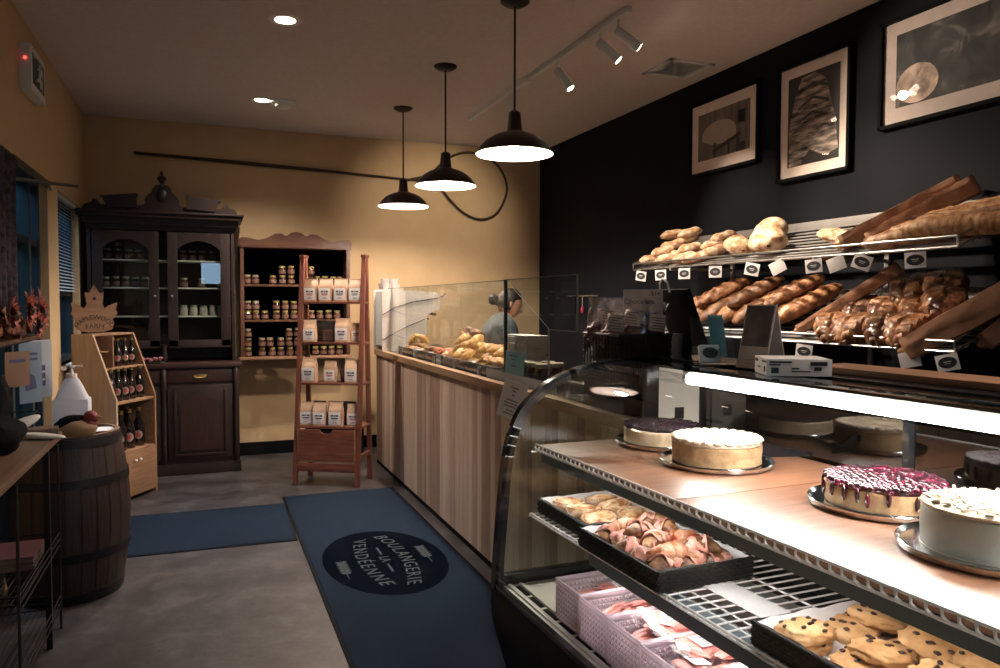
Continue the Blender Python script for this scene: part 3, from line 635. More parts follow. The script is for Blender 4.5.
def make_bag(mk, ink, label_m='paper', clear_top=True):
    t = thing('coffee_bag', 'bag', 'coffee bag'); w, d, h = .052, .032, .155
    def fn(u, v):
        a = 2*PI*u; k = v
        ww = w*(1+.04*math.sin(k*6)); dd = d*(1-.0*k) if k < .72 else d*(1-(k-.72)/.28*.88)
        ca, sa = math.cos(a), math.sin(a); sq = 1/max(abs(ca), abs(sa))**.85
        n = .0025*noise.noise(Vector((ca*2, sa*2, k*5)))
        return Vector((ww*ca*sq*.93, dd*sa*sq*.93, h*k)) + Vector((ca, sa, 0))*n
    b = B(); b.sheet(fn, 24, 14, True); b.box(-w*.96, w*.96, -d*.95, d*.95, 0, .002)
    b.obj('bag_body', M[mk], t)
    B().obox((0, -.001, h+.001), (w*1.9, .007, .014), (0, 0, 0), .002).obj('folded_top', M[mk], t)
    l = B().box(-.042, .042, -d-.0035, -d-.002, .012, .096, .0005).obj('front_label', M[label_m], t)
    b = B()
    for x0, x1, z0, z1 in [(-.026, -.008, .066, .076), (-.004, .004, .066, .076), (.008, .026, .066, .076)]: b.box(x0, x1, -d-.0042, -d-.0035, z0, z1)
    b.obj('label_heading', M['ink'], l)
    b = B()
    for x0, x1, z0, z1 in [(-.024, .024, .050, .058), (-.018, .018, .042, .045)]: b.box(x0, x1, -d-.0042, -d-.0035, z0, z1)
    b.obj('label_subtitle', M[ink], l)
    b = B()
    for x0, x1, z0, z1 in [(-.012, .012, .026, .029), (-.02, .02, .020, .022)]: b.box(x0, x1, -d-.0042, -d-.0035, z0, z1)
    b.obj('label_fine_print', M['ink'], l)
    return t
Ba = make_bag('kraft', 'ink_red'); Bb = make_bag('kraft', 'ink_blue'); Bc = make_bag('black_bag', 'ink', 'jar_label'); ua, ub, uc = [False], [False], [False]
rm = Matrix.Translation((.685, 6.555, 0)) @ Matrix.Rotation(R(-30), 4, 'Z')
def bag(pr, us, lx, z, lab, dy=.0, s=1.0, rz=0, pitch=0):
    p = rm @ Vector((lx, ry(z)+.045+dy, z)); place(pr, us, p, Euler((0, 0, R(-30+rz))), lab, 'coffee bags on the wooden rack', s)
for i, (pr, us, c) in enumerate([(Ba, ua, 'red'), (Ba, ua, 'red'), (Bb, ub, 'dark'), (Bb, ub, 'dark')]):
    bag(pr, us, .09+.135*i, 1.555, 'kraft coffee bag with %s label print, %s from left, top shelf of rack' % (c, ORD[i]), s=1.20)
bag(Bb, ub, .09, 1.21, 'kraft coffee bag at left end of rack second shelf', s=1.15, rz=6)
bag(Bc, uc, .255, 1.21, 'dark brown coffee bag on rack second shelf', dy=.03, s=1.1)
bag(Bb, ub, .385, 1.21, 'tall kraft coffee bag right of the dark bag, rack second shelf', s=1.25)
bag(Ba, ua, .50, 1.21, 'kraft coffee bag half hidden at right end of rack second shelf', dy=.045, s=1.0)
bag(Bc, uc, .15, 1.21, 'dark coffee bag behind, left part of rack second shelf', dy=.12, s=1.1)
bag(Bb, ub, .10, .865, 'kraft coffee bag at left end of rack third shelf', s=1.3)
bag(Ba, ua, .27, .865, 'smaller shaded kraft coffee bag in middle of rack third shelf', dy=.05, s=1.1)
bag(Bb, ub, .48, .865, 'kraft coffee bag at right end of rack third shelf', s=1.22)
bag(Bb, ub, .08, .50, 'kraft coffee bag, first from left on rack bottom shelf', dy=.02, s=1.2, rz=8)
bag(Bb, ub, .205, .50, 'kraft coffee bag, second from left on rack bottom shelf', s=1.2, rz=4)
bag(Bb, ub, .35, .50, 'kraft coffee bag, third from left on rack bottom shelf', s=1.25)
bag(Ba, ua, .50, .50, 'kraft coffee bag at right end of rack bottom shelf', dy=.02, s=1.15)
for i, x in enumerate((.16, .30, .43)): bag(Bc, uc, x, .50, 'dark coffee bag in back row of rack bottom shelf, %s from left' % ORD[i], dy=.11, s=1.2)
for i, x in enumerate((.40,)): bag(Bc, uc, x, .865, 'dark coffee bag behind on rack third shelf', dy=.12, s=1.2)
# ------------------------------------------------------------------ maple syrup stand
ang = math.atan2(.859, .512)
t = thing('syrup_display_stand', 'light pine sloped bottle display stand beside the hutch, maple leaf on top', 'display stand', (-.627, 6.345, 0), ang)
SW, SD, ST = .49, .37, .018
side = [(0, 0), (SD, 0), (SD, 1.30), (.19, 1.30), (0, .80)]
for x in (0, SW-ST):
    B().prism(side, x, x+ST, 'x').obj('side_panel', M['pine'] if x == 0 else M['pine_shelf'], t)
B().box(ST, SW-ST, SD-.012, SD, .0, 1.30).obj('back_panel', M['brown_wood'], t)  # dark brown puts the shade behind the bottles into the back's colour
def fy(z): return 0 if z < .8 else (z-.8)/.5*.19
for z in (.39, .78, 1.04): B().box(ST, SW-ST, fy(z)+.004, SD-.012, z-.016, z, .002).obj('shelf', M['pine_shelf'], t)
B().box(ST, SW-ST, .19, SD-.012, 1.285, 1.30, .002).obj('top_board', M['pine_shelf'], t)
B().box(ST+.09, ST+.10, .10, SD-.012, 1.04, 1.285, .001).obj('divider', M['pine_shelf'], t)
B().box(ST, ST+.09, .13, SD-.012, 1.16, 1.172, .001).obj('small_shelf', M['pine_shelf'], t)
b = B(); b.box(ST, SW-ST, 0, .018, .03, .374, .003)
dd = b.obj('cupboard_door', M['pine_shelf'], t)
for x in (.20, .26): B().blob((x, -.016, .305), (.013, .013, .013), amp=0, sub=2).obj('door_knob', M['white'], dd)
# maple leaf sign
leaf = [(0, .24), (.028, .165), (.062, .18), (.055, .095), (.115, .135), (.10, .115), (.135, .125), (.125, .08), (.115, .02), (.10, -.015), (.12, -.04), (.0, -.05)]
leaf = [(0, .255), (.03, .20), (.055, .205), (.045, .13), (.06, .10), (.085, .12), (.135, .14), (.125, .095), (.135, .07), (.105, .03), (.115, .0), (.10, -.035), (.05, -.05)]
poly = leaf[::-1]; poly = [(-x, z) for x, z in leaf[::-1]][:-1] + leaf
lg = thing('maple_leaf_sign', 'wooden maple leaf sign lettered MAPLEWOOD FARM on top of the pine stand', 'sign', (-.79, 6.58, 1.375), R(18))
lg.scale = (1.2, 1.2, 1.2)
B().prism(poly, -.009, .009, 'y').obj('leaf_board', M['pine_shelf'], lg)
def arc(rad):
    def f(x, y, z): a = x/rad; return ((rad+y)*math.sin(a), (rad+y)*math.cos(a)-rad, z)
    return f
text_obj('arched_lettering', 'MAPLEWOOD', .041, M['ink'], lg, (0, -.0095, .045), (R(90), 0, 0), warp=arc(.12))
text_obj('lower_lettering', 'FARM', .044, M['ink'], lg, (0, -.0095, -.012), (R(90), 0, 0), warp=arc(.2))
B().lathe([(0, 0), (.010, 0), (.010, .003), (0, .003)], 12, mtx=Matrix.Translation((0, -.009, .165)) @ Matrix.Rotation(R(90), 4, 'X')).obj('emblem', M['ink'], lg)
def make_bottle(hh):
    t = thing('syrup_bottle', 'bottle', 'bottle')
    B().lathe([(0, 0), (.030, 0), (.034, .006), (.034, .115*hh), (.030, .14*hh), (.014, .175*hh), (.013, .215*hh), (0, .215*hh)], 16).obj('bottle_glass', M['bottle'], t)
    B().lathe([(0, .213*hh), (.0145, .213*hh), (.0145, .235*hh), (0, .236*hh)], 12).obj('bottle_cap', M['foil'], t)
    def oval(u, v):
        a = 2*PI*u; r = v; x = .026*r*math.cos(a); z = .07*hh+.027*r*math.sin(a); an = x/.0345
        return Vector((.0347*math.sin(an), -.0347*math.cos(an), z))
    B().sheet(oval, 18, 3, True).obj('oval_label', M['label_pink'], t)
    def oval2(u, v):
        a = 2*PI*u; r = v; x = .016*r*math.cos(a); z = .07*hh+.014*r*math.sin(a); an = x/.0345
        return Vector((.0352*math.sin(an), -.0352*math.cos(an), z))
    B().sheet(oval2, 14, 3, True).obj('label_emblem', M['ink_red'], t)
    return t
K1 = make_bottle(1.0); ku = [False]
sm = Matrix.Translation((-.627, 6.345, 0)) @ Matrix.Rotation(ang, 4, 'Z')
def bot(lx, ly, z, lab, s=1.0): place(K1, ku, sm @ Vector((lx, ly, z)), ang-R(55)+rnd.uniform(-.2, .2), lab, 'syrup bottles on the pine stand', (s*1.12, s*1.12, s*1.14))
for i, x in enumerate((.16, .245, .33, .415)): bot(x, .16, 1.04, 'short dark syrup bottle, %s from left, top shelf of pine stand' % ORD[i], .82)
for i, x in enumerate((.165, .25, .335, .42)): bot(x, .26, 1.04, 'short dark syrup bottle, %s from left, back row of pine stand top shelf' % ORD[i], .82)
for i, x in enumerate((.06, .14, .22, .30, .40)): bot(x, .085, .78, 'dark syrup bottle, %s from left, front row of pine stand middle shelf' % ORD[i], .95)
for i, x in enumerate((.07, .16, .25, .34, .43)): bot(x, .20, .78, 'dark syrup bottle, %s from left, back row of pine stand middle shelf' % ORD[i], .98)
for i, x in enumerate((.07, .17, .27, .39)): bot(x, .09, .39, 'large dark syrup bottle, %s from left, pine stand lower shelf' % ORD[i], 1.15)
for i, x in enumerate((.09, .20, .31, .42)): bot(x, .22, .39, 'large dark syrup bottle, %s from left, back row of pine stand lower shelf' % ORD[i], 1.15)

# ------------------------------------------------------------------ barrel and what stands on it
BX, BY = -.70, 4.58
t = thing('wooden_barrel', 'old dark oak barrel with iron hoops standing by the left wall', 'barrel', (BX, BY, 0))
def br(z): return .262+.048*math.sin(PI*z/.86)
n = 26; b = B()
for k in range(n):
    a0 = 2*PI*(k+.03)/n; a1 = 2*PI*(k+.97)/n
    def st(u, v, a0=a0, a1=a1):
        a = a0+(a1-a0)*u; z = .86*v; return Vector((br(z)*math.cos(a), br(z)*math.sin(a), z))
    b.sheet(st, 3, 11)
b.lathe([(br(z)-.006, z) for z in [.86*k/12 for k in range(13)]], 40, caps=False)
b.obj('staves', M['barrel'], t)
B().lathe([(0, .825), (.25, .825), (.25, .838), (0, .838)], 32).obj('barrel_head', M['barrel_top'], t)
for z in (.0, .22, .60, .80):
    B().lathe([(br(z)+.002, z+.003), (br(z)+.006, z+.003), (br(z+.045)+.006, z+.048), (br(z+.045)+.002, z+.048)], 40, caps=False).obj('iron_hoop', M['iron'], t)
B().lathe([(.245, .838), (.262, .86), (.240, .862), (.238, .838)], 40, caps=False).obj('chime_rim', M['barrel_top'], t)
zt = .838
t = thing('pump_jug', 'large milky plastic jug with pump top standing on the barrel', 'jug', (-.655, 4.52, zt))
t.scale = (1.04, 1.04, .97)
B().box(-.082, .082, -.062, .062, 0, .21, .02).obj('jug_body', M['jug'], t)
def sh_(u, v):
    a = 2*PI*u; k = v; sq = 1/max(abs(math.cos(a)), abs(math.sin(a)))**(.9*(1-k)); return Vector((math.cos(a)*sq*(.077*(1-k)**.8+.022*k), math.sin(a)*sq*(.058*(1-k)**.8+.022*k), .20+.125*k))
B().sheet(sh_, 28, 9, True).obj('jug_shoulder', M['jug'], t)
B().lathe([(0, .32), (.026, .32), (.026, .342), (.010, .344), (.007, .375), (.018, .377), (.018, .387), (0, .388)], 16).box(-.005, .05, -.006, .006, .378, .388, .002).obj('pump_head', M['white'], t)
t = thing('bird_ornament', 'small decorative bird with red head and straw breast sitting on the barrel', 'ornament', (-.585, 4.38, zt))
t.scale = (1.2, 1.2, 1.3)
B().blob((-.02, 0, .045), (.075, .045, .042), amp=.12, seed=2).obj('bird_body', M['straw'], t)
B().blob((-.055, .005, .072), (.062, .035, .026), (0, R(-14), 0), amp=.15, seed=3).obj('bird_wing', M['black_matte'], t)
b = B(); b.blob((.028, 0, .088), (.030, .026, .028), amp=.05, seed=4); b.blob((.02, 0, .06), (.032, .03, .03), amp=.1, seed=5); b.obj('bird_head', M['red_feather'], t)
B().cyl((.05, 0, .092), (.078, 0, .086), .007, .001, 8).obj('beak', M['straw'], t)
t = thing('white_saucer', 'white shallow dish on the barrel rim behind the bird ornament', 'dish', (-.53, 4.62, zt))
B().lathe([(0, 0), (.045, 0), (.075, .014), (.078, .016), (.045, .006), (0, .005)], 28).obj('saucer_body', M['white'], t)

# ------------------------------------------------------------------ side table, left foreground
t = thing('side_table', 'wooden table top on black legs along the left wall, near the camera', 'table', (-.82, 3.1, 0))
B().box(-.185, .20, -1.3, .88, .918, .95, .004).obj('table_top', M['table_wood'], t)
for x in (-.16, .16):
    for y in (-1.25, .72): B().box(x-.012, x+.012, y-.012, y+.012, 0, .918, .002).obj('leg', M['iron'], t)
t = thing('wooden_block', 'small pale wooden box at far end of the side table', 'box', (-.70, 3.915, .95), R(8))
B().box(-.075, .075, -.045, .045, 0, .028, .003).obj('box_body', M['table_wood'], t)
b = B().blob((-.03, -.05, .022), (.10, .034, .024), (0, R(-22), R(25)), amp=.03, seed=1); o = b.obj('white_spoon_rest', M['white'], None, (-.735, 3.86, .985))
tag(o, 'pointed white ceramic spoon rest leaning upward on the side table', 'spoon rest', 'white ceramic spoon rests')
b = B().blob((0, 0, .014), (.11, .032, .013), (0, R(3), R(-22)), amp=.03, seed=2); o = b.obj('white_spoon_rest', M['white'], None, (-.67, 3.78, .95))
tag(o, 'flat pointed white ceramic spoon rest at front edge of the side table', 'spoon rest', 'white ceramic spoon rests')
t = thing('black_cloth_bundle', 'large rounded black cloth bundle on the side table at left edge', 'cloth bundle', (-.80, 3.50, .95))
B().blob((0, 0, .075), (.13, .15, .085), amp=.25, fr=1.6, seed=5).obj('bundle_body', M['black_matte'], t)
B().blob((-.02, .05, .19), (.09, .10, .13), amp=.25, fr=1.8, seed=9).obj('bundle_top', M['black_matte'], t)
# wire rack with magazines below
t = thing('wire_magazine_rack', 'black wire rack with two shelves under the side table', 'wire rack', (-.80, 3.62, 0))
b = B()
for x in (-.16, .15):
    for y in (-.42, .42): b.cyl((x, y, 0), (x, y, .88), .006, n=6)
b.obj('rack_posts', M['iron'], t)
for z in (.10, .40):
    b = B()
    for dz in (0, .03, .06):
        for p, q in [((-.16, -.42), (.15, -.42)), ((.15, -.42), (.15, .42)), ((.15, .42), (-.16, .42)), ((-.16, .42), (-.16, -.42))]: b.cyl((*p, z+dz), (*q, z+dz), .0035, n=6)
    for k in range(14): b.cyl((-.16+.31*k/13, -.42, z), (-.16+.31*k/13, .42, z), .002, n=5)
    b.obj('wire_shelf', M['iron'], t)
mg = [mat('magazine_pink', (.10, .04, .05), .4), mat('magazine_grey', (.09, .08, .085), .4), mat('magazine_tan', (.11, .085, .06), .4)]
for k in range(7):
    o = B().box(-.10, .10, -.13, .13, 0, .007, .0005).obj('magazine', mg[k % 3], None, (-.79, 3.80, .409+.0085*k), (0, 0, R(rnd.uniform(-4, 4))))
    tag(o, 'magazine in the stack on the wire rack, %s from the bottom' % ORD[k], 'magazine', 'magazines stacked on the wire rack')
# brochure holder with leaflets, autumn flowers on top
t = thing('brochure_stand', 'dark wire brochure holder by the left window, below the red flowers', 'brochure stand', (-.86, 4.25, .95))
b = B()
for z in (.02, .22, .40):
    b.cyl((-.10, .35, z), (.03, .35, z), .004, n=6); b.cyl((.03, .35, z), (.03, -.75, z), .004, n=6); b.cyl((-.10, -.75, z), (-.10, .35, z), .004, n=6)
for y in (-.75, -.2, .35):
    for x in (-.10, .03): b.cyl((x, y, 0 if y < -.3 else -.02), (x, y, .42), .005, n=6)
b.obj('wire_frame', M['iron'], t)
B().box(-.12, .05, -.78, .38, .405, .425, .004).obj('top_ledge', M['brown_wood'], t)
t2 = M['trim_wood']
for i, (y, z, cw, mm, lab) in enumerate([(4.52, 1.20, .14, 'paper', 'white leaflet with blue pictures, right-hand pocket of the brochure stand'), (4.30, 1.20, .12, 'blue_card', 'tall pale blue leaflet with heading, middle of the brochure stand'), (4.02, 1.24, .12, 'kraft', 'small tan card at left of the brochure stand')]):
    e = thing('leaflet', lab, 'leaflet', (-.80, y, z), R(-42), 'leaflets in the brochure stand'); hh = .15 if i != 2 else .08
    mm_ = {'paper': mat('leaflet_white', (.38, .42, .50), .5), 'blue_card': mat('leaflet_blue', (.16, .24, .32), .5), 'kraft': mat('leaflet_tan', (.22, .12, .07), .6)}[mm]
    B().box(-.002, .002, -cw/2, cw/2, -hh, hh, .0008).obj('leaflet_sheet', mm_, e)
    b = B()
    if i == 0:
        for zz_ in (-.09, -.05, -.01): b.box(.0022, .003, -.03, .03, zz_, zz_+.028)
    elif i == 1:
        for zz_ in (.06, .085): b.box(.0022, .003, -.04, .035, zz_, zz_+.012)
        b.prism([(-.03, -.09), (.03, -.08), (.02, -.02), (-.01, .0), (-.035, -.03)], .0022, .003, 'x')
    else: b.box(.0022, .003, -.04, .04, .03, .045)
    b.obj('leaflet_print', M['ink_blue'], e)
t = thing('autumn_flower_arrangement', 'arrangement of red sunflowers and autumn leaves above the brochure stand', 'flower arrangement', (-.86, 4.20, 1.385))
B().blob((0, 0, .04), (.07, .24, .05), amp=.3, seed=4).obj('basket_core', M['leaf'], t)
for i, (y, x, z, s_) in enumerate([(.30, .07, .10, 1.15), (.18, .05, .15, .8), (-.05, .08, .12, 1.0), (-.28, .06, .10, 1.0), (.10, .09, .05, .8)]):
    f = B()
    for ring, (nn, ln, tilt) in enumerate([(14, .075, .25), (10, .055, .6)]):
        for k in range(nn):
            a = 2*PI*k/nn+ring*.2; l_ = ln*s_*rnd.uniform(.85, 1.1); c_, s2 = math.cos(a), math.sin(a)
            def pet(u, v, c_=c_, s2=s2, l_=l_, tilt=tilt):
                q = (u-.5)*2*.018*s_*math.sin(PI*min(1, v*.9+.08)); r_ = .012+l_*v; return Vector((x+.02*tilt+math.sin(tilt)*r_*.6*v-abs(u-.5)*.006, y+c_*r_-s2*q, z+s2*r_+c_*q))
            f.sheet(pet, 3, 5)
    fo = f.obj('sunflower', M['petal'], t)
    B().blob((x+.02, y, z), (.014*s_, .022*s_, .022*s_), amp=.2, seed=i).obj('flower_centre', M['choc'], fo)
for k in range(22):
    y = rnd.uniform(-.42, .40); z = rnd.uniform(-.01, .16); x = rnd.uniform(0, .09); a = rnd.uniform(0, 6.3); l_ = rnd.uniform(.05, .09)
    def lf(u, v): 
        q = (u-.5)*l_*.55*math.sin(PI*min(1, v*.95+.03)); return Vector((x+.01*math.sin(v*3), y+math.cos(a)*l_*v-math.sin(a)*q, z+math.sin(a)*l_*v+math.cos(a)*q))
    B().sheet(lf, 3, 6).obj('autumn_leaf', M['leaf'], t, solid=.001)
t = thing('patterned_curtain', 'narrow dark patterned curtain hanging at the left window edge of the photo', 'curtain', (XL+.06, 4.62, 1.38))
cm = ramp_mat('patterned_cloth', [(.4, (.012, .012, .018)), (.6, (.07, .05, .06))], nscale=30, rough=.9)
B().sheet(lambda u, v: Vector((.02*math.sin(u*22), -.28+.42*u, .95*v)), 40, 4).obj('curtain_cloth', cm, t, solid=.003)
B().cyl((0, -.32, .955), (0, .2, .955), .008, n=8).obj('curtain_rod', M['iron'], t)

# ------------------------------------------------------------------ floor mats
t = thing('entrance_mat', 'long navy floor mat with dark oval logo along the wooden counter', 'floor mat', (1.0, 4.0, 0))
B().box(-.425, .43, -3.6, 2.14, .0, .008, .002).obj('mat_pile', M['mat_blue'], t)
b = B(); b.box(-.445, -.425, -3.62, 2.16, 0, .006, .002).box(.43, .45, -3.62, 2.16, 0, .006, .002).box(-.445, .45, 2.14, 2.16, 0, .006, .002)
b.obj('rubber_border', M['mat_edge'], t)
OC = (.99, 4.42)
lg = B().lathe([(0, .008), (1, .008), (1, .0095), (0, .0095)], 64, (OC[0]-1.0, OC[1]-4.0, 0)).obj('logo_oval', M['mat_black'], t)
for v in lg.data.vertices: v.co.x = (v.co.x-(OC[0]-1.0))*.36+(OC[0]-1.0); v.co.y = (v.co.y-(OC[1]-4.0))*.58+(OC[1]-4.0)
def onmat(x, y): return (x-1.0, y-4.0, .0098)
def bow(c):
    def f(x, y, z): return (x, y+c*x*x, z)
    return f
text_obj('upper_lettering', 'BOULANGERIE', .118, M['mat_grey'], lg, onmat(OC[0]+.125, OC[1]), (0, 0, R(-90)), warp=bow(-.32), sx=1.0, spacing=1.22)
text_obj('small_lettering', 'LA', .085, M['mat_grey'], lg, onmat(OC[0], OC[1]), (0, 0, R(-90)))
text_obj('lower_lettering', 'VENDÉENNE', .118, M['mat_grey'], lg, onmat(OC[0]-.125, OC[1]), (0, 0, R(-90)), warp=bow(.30), sx=1.0, spacing=1.35)
b = B()
for s_ in (-1, 1): b.box(OC[0]-1-.006, OC[0]-1+.006, OC[1]-4+s_*.09, OC[1]-4+s_*.22, .0095, .0105)
b.obj('dash_marks', M['mat_grey'], lg)
for sx, oy in ((1, .06), (-1, -.06)):
    b = B(); cx, cy = OC[0]-1+sx*.255, OC[1]-4+oy
    for k in range(8):
        yy = cy-.11+.027*k
        for q in (-1, 1): b.prism([(cx, yy), (cx+q*.016, yy+.002), (cx+q*.034, yy+.030), (cx+q*.008, yy+.020)], .0095, .0105, 'z')
    b.box(cx-.002, cx+.002, cy-.20*1, cy+.11, .0095, .0105)
    b.obj('wheat_ear', M['mat_grey'], lg)
t = thing('small_floor_mat', 'smaller plain blue-grey floor mat crossing the aisle in front of the hutch', 'floor mat', (.04, 5.49, 0), R(-1.5))
B().box(-.78, .50, -.46, .46, 0, .008, .002).obj('mat_pile', M['mat_blue'], t)
b = B(); b.box(-.80, .52, -.48, -.46, 0, .006, .002).box(-.80, .52, .46, .48, 0, .006, .002).box(.50, .52, -.46, .46, 0, .006, .002); b.obj('rubber_border', M['mat_edge'], t)

# ------------------------------------------------------------------ wooden counter
CX, CY0, CY1 = 1.54, 2.47, 7.2
t = thing('service_counter', 'long pale wood service counter clad in vertical boards', 'counter', (CX, CY0, 0))
rc = random.Random(3)
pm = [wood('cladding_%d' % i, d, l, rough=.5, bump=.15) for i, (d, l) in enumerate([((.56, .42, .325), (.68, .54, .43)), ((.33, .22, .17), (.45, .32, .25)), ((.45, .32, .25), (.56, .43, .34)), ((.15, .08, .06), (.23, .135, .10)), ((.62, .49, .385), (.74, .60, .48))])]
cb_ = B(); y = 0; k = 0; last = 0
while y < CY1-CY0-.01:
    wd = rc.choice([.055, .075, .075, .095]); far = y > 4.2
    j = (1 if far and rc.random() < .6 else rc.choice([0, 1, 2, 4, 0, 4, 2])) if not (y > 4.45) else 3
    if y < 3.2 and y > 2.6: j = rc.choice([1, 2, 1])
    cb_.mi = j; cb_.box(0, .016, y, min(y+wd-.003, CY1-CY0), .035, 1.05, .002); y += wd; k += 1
cb_.obj('board_cladding', pm, t)
B().box(.016, .36, 0, CY1-CY0, 0, 1.05).box(.0, .016, 0, CY1-CY0, 0, .033).obj('counter_body', M['black_matte'], t)
B().box(-.02, .37, -.0, CY1-CY0+.01, 1.05, 1.10, .004).obj('counter_top', M['trim_wood'], t)
B().box(0.035, .368, 0.01, CY1-CY0, 1.10, 1.103).obj('dark_inlay', M['black_gloss'], t)

# glass sneeze guard
t = thing('sneeze_guard', 'frameless clear glass guard standing on the wooden counter', 'glass guard', (1.60, 4.00, 1.103))
B().box(-.003, .003, .012, 3.17, .004, .572, .001).obj('far_glass_pane', M['glass'], t)
B().prism([(-.012, .004), (-.012, .575), (-.885, .575), (-.885, .315), (-.58, .315), (-.58, .004)], -.003, .003, 'x').obj('near_glass_pane', M['glass'], t)
B().box(-.008, .008, -.010, .010, 0, .578, .002).obj('glass_post', mat('dark_steel_post', (.06, .07, .075), .3, .6), t)
b = B(); b.box(-.004, .004, -.892, -.885, .313, .577).box(-.004, .004, -.885, -.012, .575, .578).box(-.004, .004, .012, 3.17, .572, .575).box(-.004, .004, -.885, -.58, .312, .315).box(-.004, .004, -.585, -.578, .0, .315)
b.obj('polished_edge', mat('glass_edge', (.30, .34, .32), .2), t)
for y in (.45, .95, 1.45, 1.95, 2.45): B().cyl((-.0, y, 0), (0, y, .045), .011, n=12).obj('glass_clamp', M['steel'], t)
b = B(); b.cyl((.008, -.02, .56), (.008, -.58, .31), .0016, n=6).obj('brace_rod', M['steel'], t)

# ------------------------------------------------------------------ pastries
def croissant(b, L=.15, r=.036, bend=.035, seed=0, segs=7):
    pts = []; rs = []; N = 29
    for i in range(N):
        u = i/(N-1)*2-1; x = u*L/2; y = bend*(u*u)
        k = (1-abs(u)**2.2)*.86+.14; saw = (abs(u)*segs/2) % 1
        rs.append(r*k*(.90+.16*(1-saw))); pts.append((x, y, r*.75*k))
    b.tube(pts, rs, 12, squash=.85)
def proto_croissant(m='croissant', **k):
    t = B(); croissant(t, **k); return t.obj('croissant', M[m], None)
def proto_blob(name, m, rad, amp, fr, seed, flat=.6, pw=1):
    return B().blob((0, 0, rad[2]*flat), rad, amp=amp, fr=fr, seed=seed, flat=flat, pw=pw).obj(name, M[m], None)
def proto_swirl():
    b = B(); pts = []; rs = []
    for i in range(34):
        a = i*.42; r = .008+.040*i/34; pts.append((r*math.cos(a), r*math.sin(a), .016)); rs.append(.0135)
    b.tube(pts, rs, 8); b.lathe([(0, 0), (.045, 0), (.046, .012), (0, .014)], 20)
    return b.obj('swirl_pastry', M['brown_crust'], None)
def proto_braid(L=.30, w=.05, m='brown_crust', name='braided_loaf'):
    b = B()
    for s_ in range(3):
        pts = []; rs = []
        for i in range(31):
            u = i/30; env = (1-abs(2*u-1)**2.5)*.85+.15; ph = u*PI*5+s_*2*PI/3
            pts.append(((u-.5)*L, w*.62*math.sin(ph)*env, w*.5*env+w*.34*math.sin(2*ph)*env)); rs.append(w*.50*env)
        b.tube(pts, rs, 10, squash=.9)
    return b.obj(name, M[m], None)
def proto_loaf(L, w, h, m, name, slashes=4, seed=0):
    b = B(); N = 33; rings = []
    def fn(u, v):
        a = 2*PI*u; s_ = v*2-1; k = max(.02, (1-abs(s_)**3.0))**.55
        zz_ = math.sin(a); sl = 0
        if slashes and zz_ > .1:
            ph = (s_*slashes*.5 + .35*math.cos(a)) % 1; sl = .14*math.exp(-((ph-.5)/.16)**2)*zz_
        n = 1+.05*noise.noise(Vector((math.cos(a)*1.5, s_*3+seed*3, math.sin(a)*1.5)))
        return Vector((s_*L/2, w/2*math.cos(a)*k*n, h*.42+h*(.56 if zz_ > 0 else .40)*zz_*k*n*(1+sl-.05)))
    b.sheet(fn, 22, 41, True); return b.obj(name, M[m], None)

us = {}
def put(key, mk, loc, rot, label, cat, group, scale=None):
    if key not in us: us[key] = [mk(), [False]]
    o, u = us[key]; q = place(o, u, loc, rot, label, group, scale); q['category'] = cat; return q

def tray(x, y, z, lx, ly, h, label, liner=True, rz=0, name='pastry_tray', pap='paper', group='black pastry trays'):
    t = thing(name, label, 'tray', (x, y, z), rz, group); b = B(); a, c = lx/2, ly/2; th = .006
    def wall(x0, y0, x1, y1):
        d = Vector((x1-x0, y1-y0, 0)); L = d.length; n = Vector((-d.y, d.x, 0)).normalized(); 
        m = Matrix(((d.x/L, n.x, 0, x0), (d.y/L, n.y, 0, y0), (0, 0, 1, 0), (0, 0, 0, 1)))
        b.box(0, L, 0, th, 0, h, .002, m)
    wall(-a, -c, a, -c); wall(a, -c, a, c); wall(a, c, -a, c); wall(-a, c, -a, -c); b.box(-a, a, -c, c, 0, .005)
    b.obj('tray_body', M['wicker'], t)
    b = B()
    for q_ in range(int(h/.0085)):
        zq = .005+.0085*q_; o_ = .001
        for (p0, p1) in (((-a-o_, -c-o_), (a+o_, -c-o_)), ((a+o_, -c-o_), (a+o_, c+o_)), ((a+o_, c+o_), (-a-o_, c+o_)), ((-a-o_, c+o_), (-a-o_, -c-o_))):
            m2 = int(max(abs(p1[0]-p0[0]), abs(p1[1]-p0[1]))/.012); nx_, ny_ = (0, 1) if p0[1] == p1[1] else (1, 0)
            b.tube([(p0[0]+(p1[0]-p0[0])*i_/m2+nx_*.0018*(-1)**(i_+q_), p0[1]+(p1[1]-p0[1])*i_/m2+ny_*.0018*(-1)**(i_+q_), zq) for i_ in range(m2+1)], .0042, 5)
    b.obj('woven_canes', M['wicker'], t)
    b = B(); r_ = .006
    b.tube([(-a, -c, h), (a, -c, h), (a, c, h), (-a, c, h), (-a, -c, h)], r_, 8); b.obj('tray_rim', M['wicker'], t)
    if liner:
        def f(u, v):
            px = -a*1.02+2.04*a*u; py = -c*1.02+2.04*c*v; e = max(abs(px)/a, abs(py)/c); zz_ = .008+max(0, (e-.86)/.16)*(h*.95)
            return Vector((px*.95, py*.95, zz_+.006*noise.noise(Vector((px*28, py*28, x*5)))))
        B().sheet(f, 26, 26).obj('paper_liner', M[pap], t)
    return t

ZT = 1.103
